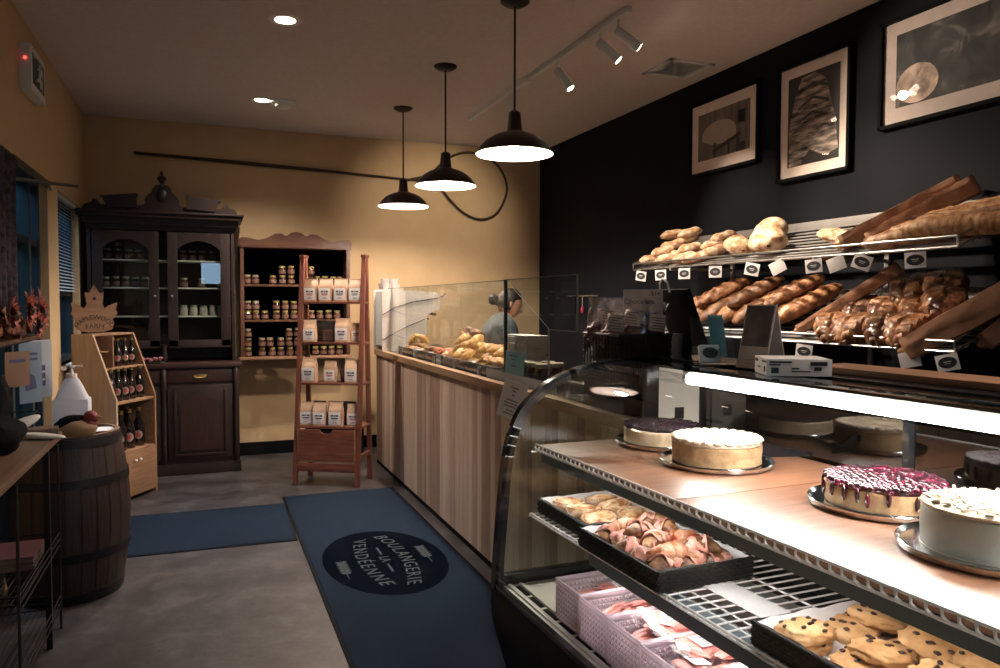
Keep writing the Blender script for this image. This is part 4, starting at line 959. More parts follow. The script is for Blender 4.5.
# trays on the counter behind the glass, far to near
trs = [(6.48, 'black tray of rolls, farthest on the counter'), (6.02, 'black tray of dark pastries, second from the far end'), (5.56, 'black tray of mixed pastries, third from the far end'), (5.04, 'black tray heaped with croissants, fourth from the far end'), (4.52, 'black tray heaped with croissants, nearest the glass post')]
for i, (y, lab) in enumerate(trs): tray(1.765, y, ZT, (.26), .42 if i < 3 else .50, .05, lab, rz=0, group='black trays behind the glass guard')
rp = random.Random(11)
cnt = {'n': 0}
def heap(y0, y1, layers, key, mk, noun, group, sc=1.0, base=.03, dz=.045, jit=.3, tilt=.35):
    k = 0; n_tot = sum(a*b_ for a, b_ in layers)
    for li, (nx, ny) in enumerate(layers):
        for j in range(ny):
            for i in range(nx):
                x = 1.765+(i-(nx-1)/2)*.085*(1 if nx > 1 else 0)+rp.uniform(-.012, .012); y = y0+(y1-y0)*(j+.5)/ny+rp.uniform(-.01, .01)
                row = ['bottom', 'second', 'third', 'top'][li] if li < len(layers)-1 else 'top'
                side = '' if nx == 1 else (['front', 'back'][i] if nx == 2 else ['front', 'middle', 'back'][i])
                place_ = '%s, %s layer %s file, %s from the far end' % (noun, row, side, ORD[ny-1-j]) if side else '%s, %s layer, %s from the far end' % (noun, row, ORD[ny-1-j])
                put(key, mk, (x, y, ZT+base+dz*li), (rp.uniform(-tilt, tilt), rp.uniform(-tilt, tilt), rp.choice([0, PI/2, PI, -PI/2])*.0+rp.uniform(-jit, jit)*3), place_, 'pastry', group, sc*rp.uniform(.92, 1.08)); k += 1
heap(6.30, 6.66, [(2, 4), (1, 3)], 'roll', lambda: proto_loaf(.13, .055, .05, 'crust', 'bread_roll', 3), 'small bread roll in the farthest tray', 'rolls in the farthest tray', .95, .012, .038)
for j, o_ in enumerate((6.62, 6.50, 6.38)): put('croissant2', lambda: proto_croissant(), (1.77, o_, ZT+.11), (.3, -.5, .6+j), 'golden croissant standing on the farthest tray, %s from the far end' % ORD[j], 'pastry', 'croissants on the farthest tray', .95)
heap(5.84, 6.20, [(2, 4), (1, 3)], 'swirl', proto_swirl, 'dark swirl pastry in the second tray', 'swirl pastries in the second tray', 1.0, .012, .032)
heap(5.38, 5.76, [(2, 4), (2, 3)], 'danish', lambda: proto_blob('filled_pastry', 'jam', (.055, .042, .026), .25, 2.4, 3), 'filled pastry in the third tray', 'filled pastries in the third tray', 1.0, .012, .034)
heap(4.84, 5.29, [(2, 4), (2, 4), (1, 4), (1, 2)], 'croissant', lambda: proto_croissant(), 'golden croissant in the fourth tray', 'croissants in the fourth tray', 1.1, .015, .048)
heap(4.30, 4.74, [(2, 4), (2, 3), (1, 3)], 'croissant', lambda: proto_croissant(), 'golden croissant in the fifth tray', 'croissants in the fifth tray', 1.1, .015, .048)
for j, (y, z) in enumerate([(5.30, .20), (5.18, .23), (5.05, .215)]): put('swirl', proto_swirl, (1.80, y, ZT+z), (.5, .3, j), 'dark swirl pastry resting on top of the croissant heap, %s from the far end' % ORD[j], 'pastry', 'swirl pastries atop the croissants', 1.0)
for j, y in enumerate((4.43, 4.50)): put('iced', lambda: proto_blob('iced_bun', 'pizza', (.05, .045, .032), .15, 2, 8), (1.68, y-.12+.07*j, ZT+.06), (0, .2, 0), 'pale iced bun at the near front of the fifth tray, %s' % ('lower left' if j else 'nearest the post'), 'pastry', 'iced buns in the fifth tray', 1.0)
# labels standing before the trays
for i, y in enumerate((6.1, 5.42)):
    t = thing('price_card', 'pale price card leaning on the tray front behind the glass, %s' % ('farther one' if i == 0 else 'nearer one'), 'price card', (1.628, y, ZT+.0), 0, 'price cards behind the glass')
    B().box(-.001, .001, -.05, .05, 0, .06, .0004).obj('card_face', M['fixture'], t)
    B().box(-.002, -.001, -.03, .03, .03, .036).obj('card_text', M['ink'], t)

# near part of the counter: paper bag stacks, leaflets, jars, basket
def paper_stack(x, y, z, sx, sy, n, label, rz=0, mm='paper'):
    t = thing('paper_bag_stack', label, 'paper stack', (x, y, z), rz, 'stacks of paper bags'); b = B()
    rr_ = random.Random(n)
    for k in range(n//2):
        dx, dy = rr_.uniform(-.005, .005), rr_.uniform(-.005, .005)
        b.box(-sx/2+dx, sx/2+dx, -sy/2+dy, sy/2+dy, .012*k, .012*k+.0098, .002)
    b.obj('bag_sheets', M[mm], t); return t
pg = ramp_mat('grey_white_bag_paper', [(.35, (.52, .47, .45)), (.65, (.70, .65, .62))], nscale=12, rough=.7); M['bagpaper'] = pg
tb = thing('wooden_riser', 'small dark box under the paper bag stacks on the counter', 'box', (1.74, 4.025, ZT))
B().box(-.078, .085, -.135, .135, 0, .13, .004).obj('riser_box', M['bagpaper'], tb)
paper_stack(1.735, 4.09, ZT+.13, .13, .13, 23, 'left stack of folded paper bags beside the glass post', mm='bagpaper')
paper_stack(1.745, 3.955, ZT+.13, .14, .125, 22, 'right stack of folded paper bags, behind the jars', mm='bagpaper', rz=.05)
t = thing('blue_leaflet', 'light blue printed leaflet standing against the glass guard', 'leaflet', (1.585, 3.84, ZT+.05))
B().box(-.001, .001, -.14, .13, .0, .125, .0004, Matrix.Rotation(R(3), 4, 'Y')).obj('leaflet_sheet', M['blue_card'], t)
b = B()
for k, (w_, z) in enumerate([(.11, .10), (.05, .08), (.02, .06), (.06, .045)]): b.box(-.0025, -.001, -w_/2, w_/2, z, z+.006)
b.obj('leaflet_print', M['ink_blue'], t)
t = thing('label_strip', 'pale blue-grey card strip along the counter edge under the jars', 'card', (1.588, 3.60, ZT))
B().box(-.001, .001, -.30, .68, .0, .05, .0004).obj('strip_face', mat('pale_strip', (.36, .43, .50), .5), t)
t = thing('white_notice', 'white printed notice hanging tilted over the counter front edge', 'notice', (1.462, 3.56, 1.052), R(40))
t.scale = (1, 1.12, 1.1)
m_ = Matrix.Rotation(R(15), 4, 'X')
B().box(-.001, .001, -.062, .062, -.09, .085, .0004, m_).obj('notice_sheet', M['paper'], t)
b = B()
for k, (w_, z) in enumerate([(.04, .055), (.02, .04), (.015, .02), (.06, -.005), (.08, -.02), (.07, -.035), (.04, -.055), (.06, -.07)]): b.box(-.0022, -.001, -w_/2, w_/2, z, z+.004, 0, m_)
b.obj('notice_print', M['ink'], t)
# small preserve jars
for i, (x, y) in enumerate([(1.665, 3.84), (1.665, 3.735), (1.665, 3.63), (1.765, 3.78), (1.765, 3.67)]):
    place(J2, u2, (x, y, ZT), 1.0*i, 'berry jam jar with pale lid beside the blue leaflet, %s' % ['front left', 'front middle', 'front right', 'back left', 'back right'][i], 'jam jars on the counter', 1.35)
# basket of dark pastries
tray(1.775, 3.12, ZT, .22, .38, .06, 'black tray of dark pastries under the raised glass', liner=False, group='black trays behind the glass guard')
for k in range(8):
    put('brownloaf', lambda: proto_loaf(.12, .055, .05, 'brown_crust', 'glazed_bun', 3), (1.72+.09*(k % 2), 3.00+.085*(k//2), ZT+.015+.03*(k % 2)), (0, .2, .5*k), 'glazed brown bun in tray under the raised glass, %s from the near end, %s file' % (ORD[k//2], 'back' if k % 2 else 'front'), 'pastry', 'glazed buns by the glass guard')
for k in range(6):
    put('brownloaf', lambda: None, (1.74+.06*(k % 2), 3.03+.10*(k//2), ZT+.075+.01*k), (0, .2, 1+.7*k), 'glazed brown bun in upper layer under the raised glass, %s from near end, %s' % (ORD[k//2], 'back' if k % 2 else 'front'), 'pastry', 'glazed buns by the glass guard')

# espresso machine
t = thing('espresso_machine', 'white espresso machine with curved side panel at far end of the counter', 'espresso machine', (1.51, 6.80, ZT))
prof = [(.0, .0), (.42, .0), (.42, .30), (.435, .335), (.48, .36), (.545, .385), (.548, .50), (.50, .525), (.40, .548), (.20, .562), (.0, .565)]
wm = mat('machine_white', (.62, .58, .54), .35)
for y0 in (0, .36): B().prism(prof, y0, y0+.02, 'y').obj('side_panel', wm, t)
B().box(.02, .40, .02, .36, .04, .55, .005).box(.40, .53, .02, .36, .40, .54, .005).obj('machine_body', M['fixture'], t)
B().box(.39, .56, .0, .38, .0, .055, .006).obj('drip_tray', M['steel'], t)
b = B(); b.tube([(.0, -.004, .33), (.12, -.004, .40), (.28, -.004, .45), (.54, -.004, .49)], .004, 6); b.tube([(.0, -.004, .10), (.12, -.004, .17), (.26, -.004, .235), (.40, -.004, .29)], .004, 6)
b.obj('curved_trim', M['ink'], t)
b = B(); b.cyl((.45, .10, .395), (.45, .10, .33), .03, n=16); b.tube([(.45, .08, .345), (.47, -.03, .34), (.475, -.08, .335)], [.010, .012, .014], 8); b.tube([(.44, .10, .33), (.44, .09, .30), (.46, .07, .29)], .007, 6)
b.obj('portafilter', M['black'], t)
b = B(); b.tube([(.53, .02, .50), (.575, .0, .505), (.60, -.0, .53)], .006, 8); b.obj('steam_lever', M['black'], t)
def make_cup():
    t = thing('cup', 'cup', 'cup'); B().lathe([(0, 0), (.022, 0), (.03, .012), (.040, .055), (.037, .055), (.027, .015), (0, .008)], 20).obj('cup_body', M['white'], t)
    B().tube([(.038, 0, .045), (.056, 0, .040), (.055, 0, .022), (.033, 0, .018)], .0035, 6).obj('cup_handle', M['white'], t); return t
cp = make_cup(); cu_ = [False]
for i, (x, y, z) in enumerate([(1.55, 6.86, .565), (1.64, 6.86, .565), (1.55, 6.97, .565), (1.64, 6.97, .565), (1.55, 6.86, .608), (1.64, 6.88, .608)]):
    place(cp, cu_, (x, y, ZT+z), .5*i, 'white cup on the espresso machine, %s' % ['front left, lower', 'front right, lower', 'back left', 'back right', 'front left, stacked on top', 'front right, stacked on top'][i], 'cups on the espresso machine', 1.0)

# back counter along the black wall
t = thing('back_counter', 'dark work counter along the black wall under the bread rack', 'counter', (3.12, 2.1, 0))
B().box(0, .49, 0, 4.2, .08, .90, .004).obj('cabinet_body', M['black_matte'], t)
B().box(-.03, .49, -.02, 4.22, .90, .935, .004).obj('worktop', M['black_gloss'], t)
for k in range(5): B().box(-.018, 0, .03+.84*k, .81+.84*k, .12, .87, .004).obj('cabinet_door', M['black'], t)
t = thing('coffee_grinder', 'black coffee grinder with bean hopper on the dark back counter', 'coffee grinder', (3.33, 5.95, .935))
B().box(-.08, .08, -.10, .10, 0, .34, .02).obj('grinder_body', M['black'], t); B().lathe([(.05, .34), (.10, .46), (.10, .54), (0, .55)], 20, caps=False).obj('bean_hopper', M['acrylic'], t)
B().cyl((-.08, 0, .22), (-.14, 0, .20), .02, n=12).obj('dosing_spout', M['black'], t)
t = thing('drip_brewer', 'dark drip coffee brewer on back counter seen behind the glass guard', 'coffee brewer', (3.33, 5.35, .935))
B().box(-.10, .12, -.10, .10, 0, .03, .01).box(.02, .12, -.10, .10, .03, .42, .01).box(-.10, .12, -.10, .10, .34, .46, .015).obj('brewer_body', M['black'], t)
B().lathe([(0, .032), (.06, .032), (.068, .08), (.06, .16), (.045, .19), (0, .195)], 20, (-.03, 0, 0)).obj('coffee_carafe', M['smoked'], t)
t = thing('utensil_rail', 'hanging steel utensil rail with a pink-handled tool on black wall', 'utensil rail', (XR, 6.85, 1.62))
B().cyl((-.03, -.3, 0), (-.03, .35, 0), .006, n=8).obj('rail_bar', M['steel'], t)
b = B(); b.cyl((-.03, .02, 0), (-.03, .02, -.12), .004, n=6); b.obj('tool_shaft', M['steel'], t)
B().blob((-.03, .02, -.14), (.014, .02, .04), amp=.1, sub=2).obj('pink_handle', mat('pink_rubber', (.55, .03, .10), .4), t)
for y in (-.15, .2): B().box(-.04, -.03, y-.02, y+.02, -.18, 0, .003).obj('hanging_tool', M['iron'], t)

# ------------------------------------------------------------------ person behind the counter
t = thing('person', 'person in slate blue shirt and glasses with black hair bun, head bent, behind counter', 'person', (2.10, 5.40, 0), R(-12))
J = {'pel': ((0, 0, .93), (.13, .155)), 'waist': ((.0, 0, 1.06), (.115, .145)), 'chest': ((.02, 0, 1.26), (.135, .175)), 'up': ((.04, 0, 1.385), (.105, .145)), 'neck': ((.06, 0, 1.46), .055), 'nk2': ((.075, 0, 1.50), .050)}
names = list(J); nodes = [J[n_] for n_ in names]; edges = [(i, i+1) for i in range(len(nodes)-1)]
def chain(a, pts):
    prev = a
    for p in pts: nodes.append(p); edges.append((prev, len(nodes)-1)); prev = len(nodes)-1
    return prev
hands = {}
for s_ in (-1, 1):
    hands[s_] = chain(3, [((.035, .18*s_, 1.37), .058), ((.07, .21*s_, 1.20), .047), ((.13, .215*s_, 1.08), .041), ((.26, .17*s_, 1.03), .035), ((.37, .12*s_, 1.00), .026), ((.42, .10*s_, .99), (.040, .020)), ((.455, .095*s_, .982), (.040, .016))])
    chain(0, [((0, .09*s_, .86), .095), ((.01, .10*s_, .50), .062), ((.0, .10*s_, .46), .058), ((-.015, .10*s_, .28), .052), ((-.02, .10*s_, .09), .036), ((.06, .11*s_, .04), .036), ((.15, .12*s_, .03), .028)])
    hp_ = Vector((.455, .095*s_, .982))
    for k, (dy, ln) in enumerate([(-.027, .062), (-.009, .072), (.010, .067), (.028, .052)]):
        q = hp_+Vector((.01, dy, 0)); chain(hands[s_], [(tuple(q), .010), (tuple(q+Vector((ln*.5, dy*.15, .004))), .0088), (tuple(q+Vector((ln*.85, dy*.2, -.014))), .008), (tuple(q+Vector((ln*.98, dy*.2, -.032))), .0072)])
    q = Vector((.40, .10*s_-.035*s_, .988)); chain(hands[s_]-1, [(tuple(q), .012), (tuple(q+Vector((.035, -.022*s_, -.004))), .010), (tuple(q+Vector((.062, -.025*s_, -.016))), .008)])
body = skin('body', nodes, edges, M['skin'], t, 2)
# shirt
sn = [((0, 0, .88), (.15, .175)), ((.0, 0, 1.06), (.135, .165)), ((-.005, 0, 1.25), (.190, .210)), ((.015, 0, 1.385), (.150, .175)), ((.055, 0, 1.465), (.075, .075))]
se = [(0, 1), (1, 2), (2, 3), (3, 4)]
for s_ in (-1, 1):
    pr_ = 3
    for p in [((.035, .185*s_, 1.37), .080), ((.07, .225*s_, 1.22), .068), ((.12, .218*s_, 1.10), .056)]: sn.append(p); se.append((pr_, len(sn)-1)); pr_ = len(sn)-1
skin('shirt', sn, se, M['shirt'], t, 2)
tn = [((0, 0, .95), (.142, .165))]; te = []
for s_ in (-1, 1):
    pr_ = 0
    for p in [((0, .09*s_, .85), .108), ((.01, .10*s_, .48), .078), ((-.02, .10*s_, .09), .060)]: tn.append(p); te.append((pr_, len(tn)-1)); pr_ = len(tn)-1
skin('trousers', tn, te, M['trouser'], t, 2)
# head, built in head space then tilted
hm = Matrix.Translation((.085, 0, 1.535)) @ Matrix.Rotation(R(22), 4, 'Y')
def headfn(u, v):
    a = 2*PI*u; th = PI*v; x = math.cos(a)*math.sin(th); y = math.sin(a)*math.sin(th); z = math.cos(th)
    p = Vector((x*.092, y*.073, z*.118))
    if z < 0: p.x *= 1-.12*abs(z)*(1 if x < 0 else .3); p.y *= 1-.28*abs(z)**1.5
    if z < -.3 and x < 0: p.x *= 1-.35*(abs(z)-.3)
    f = max(0, x)
    p.x += .020*math.exp(-((y/.16)**2+((z+.12)/.22)**2))*f*1.2      # nose
    p.x += .007*math.exp(-((y/.10)**2+((z+.18)/.10)**2))*f
    p.x -= .012*math.exp(-(((abs(y)-.36)/.18)**2+((z-.05)/.13)**2))*f  # eye sockets
    p.x += .006*math.exp(-((y/.4)**2+((z-.22)/.10)**2))*f             # brow
    p.x += .007*math.exp(-((y/.28)**2+((z+.50)/.09)**2))*f            # lips
    p.x += .010*math.exp(-((y/.3)**2+((z+.85)/.15)**2))*f             # chin
    return hm @ p
b = B(); b.sheet(headfn, 48, 33, True)
for s_ in (-1, 1): b.blob(hm @ Vector((-.008, .074*s_, -.005)), (.018, .008, .030), (0, R(15), R(20*s_)), amp=.1, sub=2)
hd = b.obj('head', M['skin'], t)
ey = B()
for s_ in (-1, 1): ey.blob(hm @ Vector((.070, .028*s_, .006)), (.011, .012, .010), amp=0, sub=2)
ey.obj('eyes', M['ink'], hd)
mo = B(); mo.blob(hm @ Vector((.086, 0, -.058)), (.006, .022, .005), amp=0, sub=2); mo.obj('mouth', mat('lips', (.30, .10, .08), .5), hd)
def hairfn(u, v):
    a = 2*PI*u; th = PI*(.02+.60*v); x = math.cos(a)*math.sin(th); y = math.sin(a)*math.sin(th); z = math.cos(th)
    lim = 1.0
    if x > .25: th2 = min(th, PI*(.27+.14*(1-x))); x = math.cos(a)*math.sin(th2); y = math.sin(a)*math.sin(th2); z = math.cos(th2)
    n = 1+.02*noise.noise(Vector((a*6, z*3, 0)))
    return hm @ Vector((x*.098*n-.005, y*.078*n, z*.124*n+.001))
B().sheet(hairfn, 44, 20, True).obj('hair', M['hair'], t, solid=.008)
B().blob(hm @ Vector((-.128, 0, -.010)), (.040, .042, .044), amp=.15, fr=3, seed=2).obj('hair_bun', M['hair'], t)
g = B()
for s_ in (-1, 1):
    pts = [hm @ Vector((.094-.012*abs(math.cos(a)*.2), .032*s_+.023*math.cos(a), .008+.017*math.sin(a))) for a in [2*PI*k/16 for k in range(17)]]
    g.tube(pts, .0022, 6); g.tube([hm @ Vector((.090, .055*s_, .012)), hm @ Vector((.05, .076*s_, .012)), hm @ Vector((-.005, .080*s_, .008))], .0022, 6)
g.tube([hm @ Vector((.094, -.010, .012)), hm @ Vector((.094, .010, .012))], .002, 6)
g.obj('glasses', M['straw'], t)

# ------------------------------------------------------------------ display case
PX, PY, CA = .93, 2.45, R(1.43)
case = thing('display_case', 'curved glass refrigerated display case with black base, right foreground', 'display case', (PX, PY, 0), CA)
LN = 2.3; WD = .90
base = [(.0, .55), (-.004, .50), (.006, .42), (.035, .32), (.065, .22), (.08, .10), (.08, .0), (WD, 0), (WD, .55)]
B().prism(base, -LN, 0, 'y').obj('base_cabinet', M['black'], case)
curve = [(.0, .55), (.008, .68), (.018, .80), (.032, .95), (.050, 1.06), (.080, 1.14), (.118, 1.197), (.175, 1.245), (.235, 1.280), (.30, 1.305), (.38, 1.326), (.46, 1.338), (.54, 1.344), (.62, 1.345)]
def dense(c, n=4):
    o = []
    for i in range(len(c)-1):
        for k in range(n):
            f = k/n; p = [Vector((*c[max(0, min(len(c)-1, i+j))], 0)) for j in (-1, 0, 1, 2)]
            q = .5*((2*p[1])+(-p[0]+p[2])*f+(2*p[0]-5*p[1]+4*p[2]-p[3])*f*f+(-p[0]+3*p[1]-3*p[2]+p[3])*f**3); o.append((q.x, q.y))
    return o+[c[-1]]
cv = dense(curve)
def offs(c, d):
    o = []
    for i, p in enumerate(c):
        a = Vector(c[max(0, i-1)]); q = Vector(c[min(len(c)-1, i+1)]); t_ = (q-a).normalized(); n_ = Vector((t_.y, -t_.x)); o.append((p[0]+n_.x*d, p[1]+n_.y*d))
    return o
def band(b, outer, inner, y0, y1):
    for i in range(len(outer)-1):
        b.prism([outer[i], outer[i+1], inner[i+1], inner[i]], y0, y1, 'y')
for y0, y1, nm in ((-.030, .004, 'far'), (-LN-.004, -LN+.03, 'near')):
    b = B(); inn = offs(cv, .030); band(b, offs(cv, -.003), inn, y0, y1)
    bmesh.ops.remove_doubles(b.bm, verts=b.bm.verts, dist=.0005)
    b.box(.0, WD, y0, y1, .545, .595, .002)
    e = b.obj('end_frame', M['black_gloss'], case)
gl = offs(cv, .004); gl2 = offs(cv, .009)
b = B(); b.sheet(lambda u, v: Vector((gl[int(round(u*(len(gl)-1)))][0], -.030-(LN-.06)*v, gl[int(round(u*(len(gl)-1)))][1])), len(gl), 2)
k_ = len([c for c in cv if c[0] <= .46])
b = B(); b.sheet(lambda u, v: Vector((gl[int(round(u*(k_-1)))][0], -.030-(LN-.06)*v, gl[int(round(u*(k_-1)))][1])), k_, 2)
b.obj('curved_front_glass', M['case_glass'], case)
for y in (-.012, -LN+.012):
    poly = [p for p in offs(cv, .02)] + [(.62, .58), (.02, .58)]
    B().prism(poly, y-.002, y+.002, 'y').obj('end_glass', M['case_glass'], case)
    B().box(.615, .67, y-.02, y+.014, .58, 1.345, .003).obj('end_post', M['black_gloss'], case)
    B().box(.67, WD-.03, y-.014, y+.012, .58, 1.33, .002).obj('end_panel', M['cream'], case)
    B().box(WD-.04, WD, y-.02, y+.014, .55, 1.345, .003).obj('corner_post', M['black_gloss'], case)
B().box(.745, .785, -.034, -.028, 1.105, 1.150, .002).obj('thermometer', M['iron'], case)
# flat top: tinted glass, dark rear rail
B().box(.46, .665, -LN+.03, -.03, 1.338, 1.345, .001).obj('top_glass', M['case_top'], case)
B().box(.665, WD, -LN, 0, 1.325, 1.347, .003).obj('top_rear_rail', M['black_gloss'], case)
# lamp tube under the top
tb = B().cyl((.535, -.40, 1.303), (.535, -LN+.12, 1.303), .0175, n=20).obj('lamp_tube', M['tube'], case)
b = B()
for y in (-.38, -LN+.12): b.cyl((.535, y-.02, 1.303), (.535, y, 1.303), .019, n=16)
b.obj('tube_socket', M['white'], tb)
B().box(.535, .60, -LN+.1, -.36, 1.320, 1.336, .003).obj('lamp_housing', M['steel'], case)
# rear sliding doors
for y0, y1 in ((-.04, -.95), (-.93, -LN+.04)):
    b = B(); x0 = WD-.035 if y0 < -.5 else WD-.02
    d = B().box(x0, x0+.006, y1+.03, y0-.03, .60, 1.31).obj('sliding_door_glass', M['smoked'], case)
    for ya, yb in ((y0-.035, y0), (y1, y1+.035)): b.box(x0-.004, x0+.010, ya, yb, .58, 1.325, .002)
    b.box(x0-.004, x0+.010, y1, y0, .58, .61, .002).box(x0-.004, x0+.010, y1, y0, 1.30, 1.325, .002)
    b.obj('door_frame', M['black_gloss'], d)
# deck
B().box(.02, WD-.04, -LN+.03, -.032, .545, .560, .002).obj('deck_tray', M['white'], case)
B().box(.0, .022, -LN+.03, -.034, .55, .572, .002).obj('front_sill', M['black_gloss'], case)
b = B(); y = -.055
while y > -LN+.1: b.box(.062, .085, y-.09, y, .5595, .562, .001); y -= .108
b.obj('deck_vent_slots', M['black_matte'], case)
B().box(.045, .060, -LN+.04, -.04, .559, .567, .002).box(.088, .10, -LN+.04, -.04, .559, .567, .002).obj('vent_lip', M['white'], case)
# top shelf: two glossy wood panels
for y0, y1 in ((-.84, -.045), (-LN+.05, -.845)):
    B().box(.155, WD-.045, y0, y1, 1.036, 1.050, .002).obj('top_shelf_panel', M['case_wood'], case)
def ladder(b, x, z0, z1, y0, y1, st, r, slant=0.0):
    b.cyl((x, y0, z0), (x, y1, z0), r, n=6); b.cyl((x-.004, y0, z1), (x-.004, y1, z1), r, n=6)
    y = y0
    while y > y1: b.tube([(x-.004, y, z1), (x-.010, y-slant*.5, (z0+z1)/2), (x, y-slant, z0)], r*.9, 5); y -= st
b = B(); ladder(b, .150, 1.032, 1.054, -.05, -LN+.06, .029, .0034, .012); b.obj('shelf_edge_rail', M['wire_white'], case)
def strip_light(x0, z0, y0, y1):
    h = B().prism([(x0, z0+.036), (x0, z0), (x0+.006, z0), (x0+.012, z0+.014), (x0+.065, z0+.014), (x0+.065, z0+.036)], y1, y0, 'y').obj('shelf_light_housing', M['housing'], case)
    B().box(x0+.020, x0+.058, y1+.02, y0-.02, z0+.006, z0+.012, .001).obj('shelf_light_tube', M['strip'], h)
strip_light(.158, .996, -.07, -LN+.10)
b = B()
for y in (-.12, -1.1, -2.1): b.prism([(WD-.05, .98), (WD-.05, 1.034), (.20, 1.034), (.20, 1.028)], y-.003, y+.003, 'y')
b.obj('shelf_bracket', M['fixture'], case)
# wire middle shelf
b = B(); ladder(b, .130, .800, .812, -.05, -LN+.06, .029, .0034, .012)
y = -.06
while y > -LN+.06: b.cyl((.130, y, .812), (.80, y, .812), .0027, n=5); y -= .038
for x in (.165, .205, .30, .42, .60, .80): b.cyl((x, -.05, .809), (x, -LN+.06, .809), .0026, n=5)
b.obj('wire_shelf', M['wire_white'], case)
B().box(.245, .335, -1.18, -.84, .8150, .8165, .0005).obj('shelf_card_strip', M['white'], case)
strip_light(.135, .757, -.45, -LN+.10)
b = B()
for y in (-.12, -1.1, -2.1): b.prism([(WD-.05, .74), (WD-.05, .805), (.20, .805), (.20, .798)], y-.003, y+.003, 'y')
b.obj('shelf_bracket', M['fixture'], case)
# service board on the top rear
t = thing('service_board', 'long brown wooden board lying on the rear top of the display case', 'board', (1.72, 1.72, 1.348), CA)
B().box(-.035, .13, -1.45, .06, 0, .018, .003).obj('board_plank', M['board_wood'], t)

# ------------------------------------------------------------------ cakes
ZS = 1.0505
def cake_stand(x, y, r, label):
    t = thing('cake_tray', label, 'cake tray', (x, y, ZS), 0, 'round steel cake trays')
    B().lathe([(0, .006), (.015, 0), (r-.012, 0), (r-.004, .004), (r, .016), (r-.002, .018), (r-.010, .010), (0, .010)], 56).obj('steel_tray', M['chrome'], t)
    B().lathe([(0, .0105), (r-.045, .0105), (r-.045, .0125), (0, .0125)], 40).obj('cake_board', M['cream'], t)
def cake(x, y, r, h, side, label, noise_=.012):
    t = thing('cake', label, 'cake', (x, y, ZS+.0126), 0)
    b = B()
    def fn(u, v):
        a = 2*PI*u
        if v < .65: rr, z = r, h*v/.65
        else: rr, z = r*(1-(v-.65)/.35), h+.003*math.sin(v*8)
        if .60 < v < .70: rr *= .985
        n = noise_*r*8*noise.noise(Vector((math.cos(a)*3, math.sin(a)*3, z*40)))*(1 if v < .7 else .3)
        return Vector(((rr+n*.25)*math.cos(a), (rr+n*.25)*math.sin(a), z+(n*.2 if v > .6 else 0)))
    b.sheet(fn, 72, 24, True); b.obj('cake_body', side, t); return t
def topping(t, r, h, n, mk, rs, seed, name='berry_topping'):
    rr_ = random.Random(seed); b = B()
    b.lathe([(0, h-.002), (r*.97, h-.004), (r*.98, h+.003), (r*.9, h+.007), (0, h+.008)], 40)
    for k in range(n):
        q = math.sqrt((k+.5)/n)*r*.96; a = k*2.39996; s = rs*rr_.uniform(.85, 1.15)
        b.blob((q*math.cos(a), q*math.sin(a), h+.006+rr_.uniform(0, .003)), (s, s, s*.8), amp=.06, sub=2, seed=k)
    o = b.obj(name, mk, t); o['kind'] = 'stuff'
    return o
cake_stand(1.505, 2.272, .163, 'round steel tray under the dark berry cheesecake, farthest in the case')
t = cake(1.507, 2.272, .133, .050, M['sponge_pale'], 'dark glazed berry cheesecake, farthest cake on the top shelf'); topping(t, .133, .050, 210, M['berry_dark'], .0095, 1)
cake_stand(1.478, 1.928, .172, 'round steel tray under the pale cream-topped cheesecake')
t = cake(1.478, 1.928, .135, .060, M['sponge'], 'pale cheesecake with creamy top and scored slices, second on top shelf')
b = B(); b.lathe([(0, .0605), (.118, .0605), (.132, .058), (.136, .060), (.133, .068), (.124, .072), (.112, .067), (0, .0655)], 56)
for k in range(26):
    a = 2*PI*k/26; b.blob((.124*math.cos(a), .124*math.sin(a), .070), (.0165, .0165, .0095), amp=.15, sub=2, seed=k)
b.obj('cream_top', M['cream_top'], t)
b = B()
for a in (30, 75, 120): b.box(-.125, .125, -.0008, .0008, .0655, .0675, 0, Matrix.Rotation(R(a), 4, 'Z'))
b.obj('slice_lines', M['sponge'], t)
cake_stand(1.548, 1.378, .168, 'round steel tray under the red berry cake, on the bright part of the shelf')
t = cake(1.558, 1.375, .136, .048, M['sponge'], 'red glazed berry cake dusted with shine, third cake on top shelf'); topping(t, .139, .048, 250, M['berry'], .0098, 2)
b = B(); rr_ = random.Random(5)
for k in range(22):
    a = 2*PI*k/22+rr_.uniform(-.1, .1); b.blob((.139*math.cos(a), .139*math.sin(a), .036-rr_.uniform(0, .010)), (.006, .006, .018), amp=.2, sub=2, seed=k)
b.obj('berry_drips', M['berry'], t)
cake_stand(1.462, 1.032, .173, 'round steel tray under the tall pale frosted cake, nearest at right edge')
t = cake(1.467, 1.030, .131, .080, M['mint'], 'tall pale frosted cake with shaved cream top, nearest at right edge', .006)
b = B(); b.lathe([(0, .079), (.122, .081), (.130, .079), (.131, .085), (.115, .090), (.06, .092), (0, .092)], 48)
rr_ = random.Random(8)
for k in range(160):
    a = k*2.4; q = math.sqrt(k/160)*.122; b.obox((q*math.cos(a), q*math.sin(a), .091), (.016, .005, .004), (rr_.uniform(-.4, .4), rr_.uniform(-.4, .4), rr_.uniform(0, 3)))
o = b.obj('cream_shavings', M['beige_crumb'], t); o['kind'] = 'stuff'
b = B(); a0 = R(232)
for k in range(3): b.blob((.1315*math.cos(a0+.02*k), .1315*math.sin(a0+.02*k), .05-.015*k), (.0025+.001*k, .0025+.001*k, .016), amp=.2, sub=2, seed=k)
b.obj('dark_drip', M['choc'], t)
t = thing('cake_knife', 'cake knife with dark blade leaning behind the pale cheesecake', 'knife', (1.68, 1.875, ZS+.016), R(-15))
B().prism([(-.06, .0), (.10, .0), (.115, .012), (.0, .035), (-.06, .050)], -.001, .001, 'y').obj('knife_blade', M['black_gloss'], t)
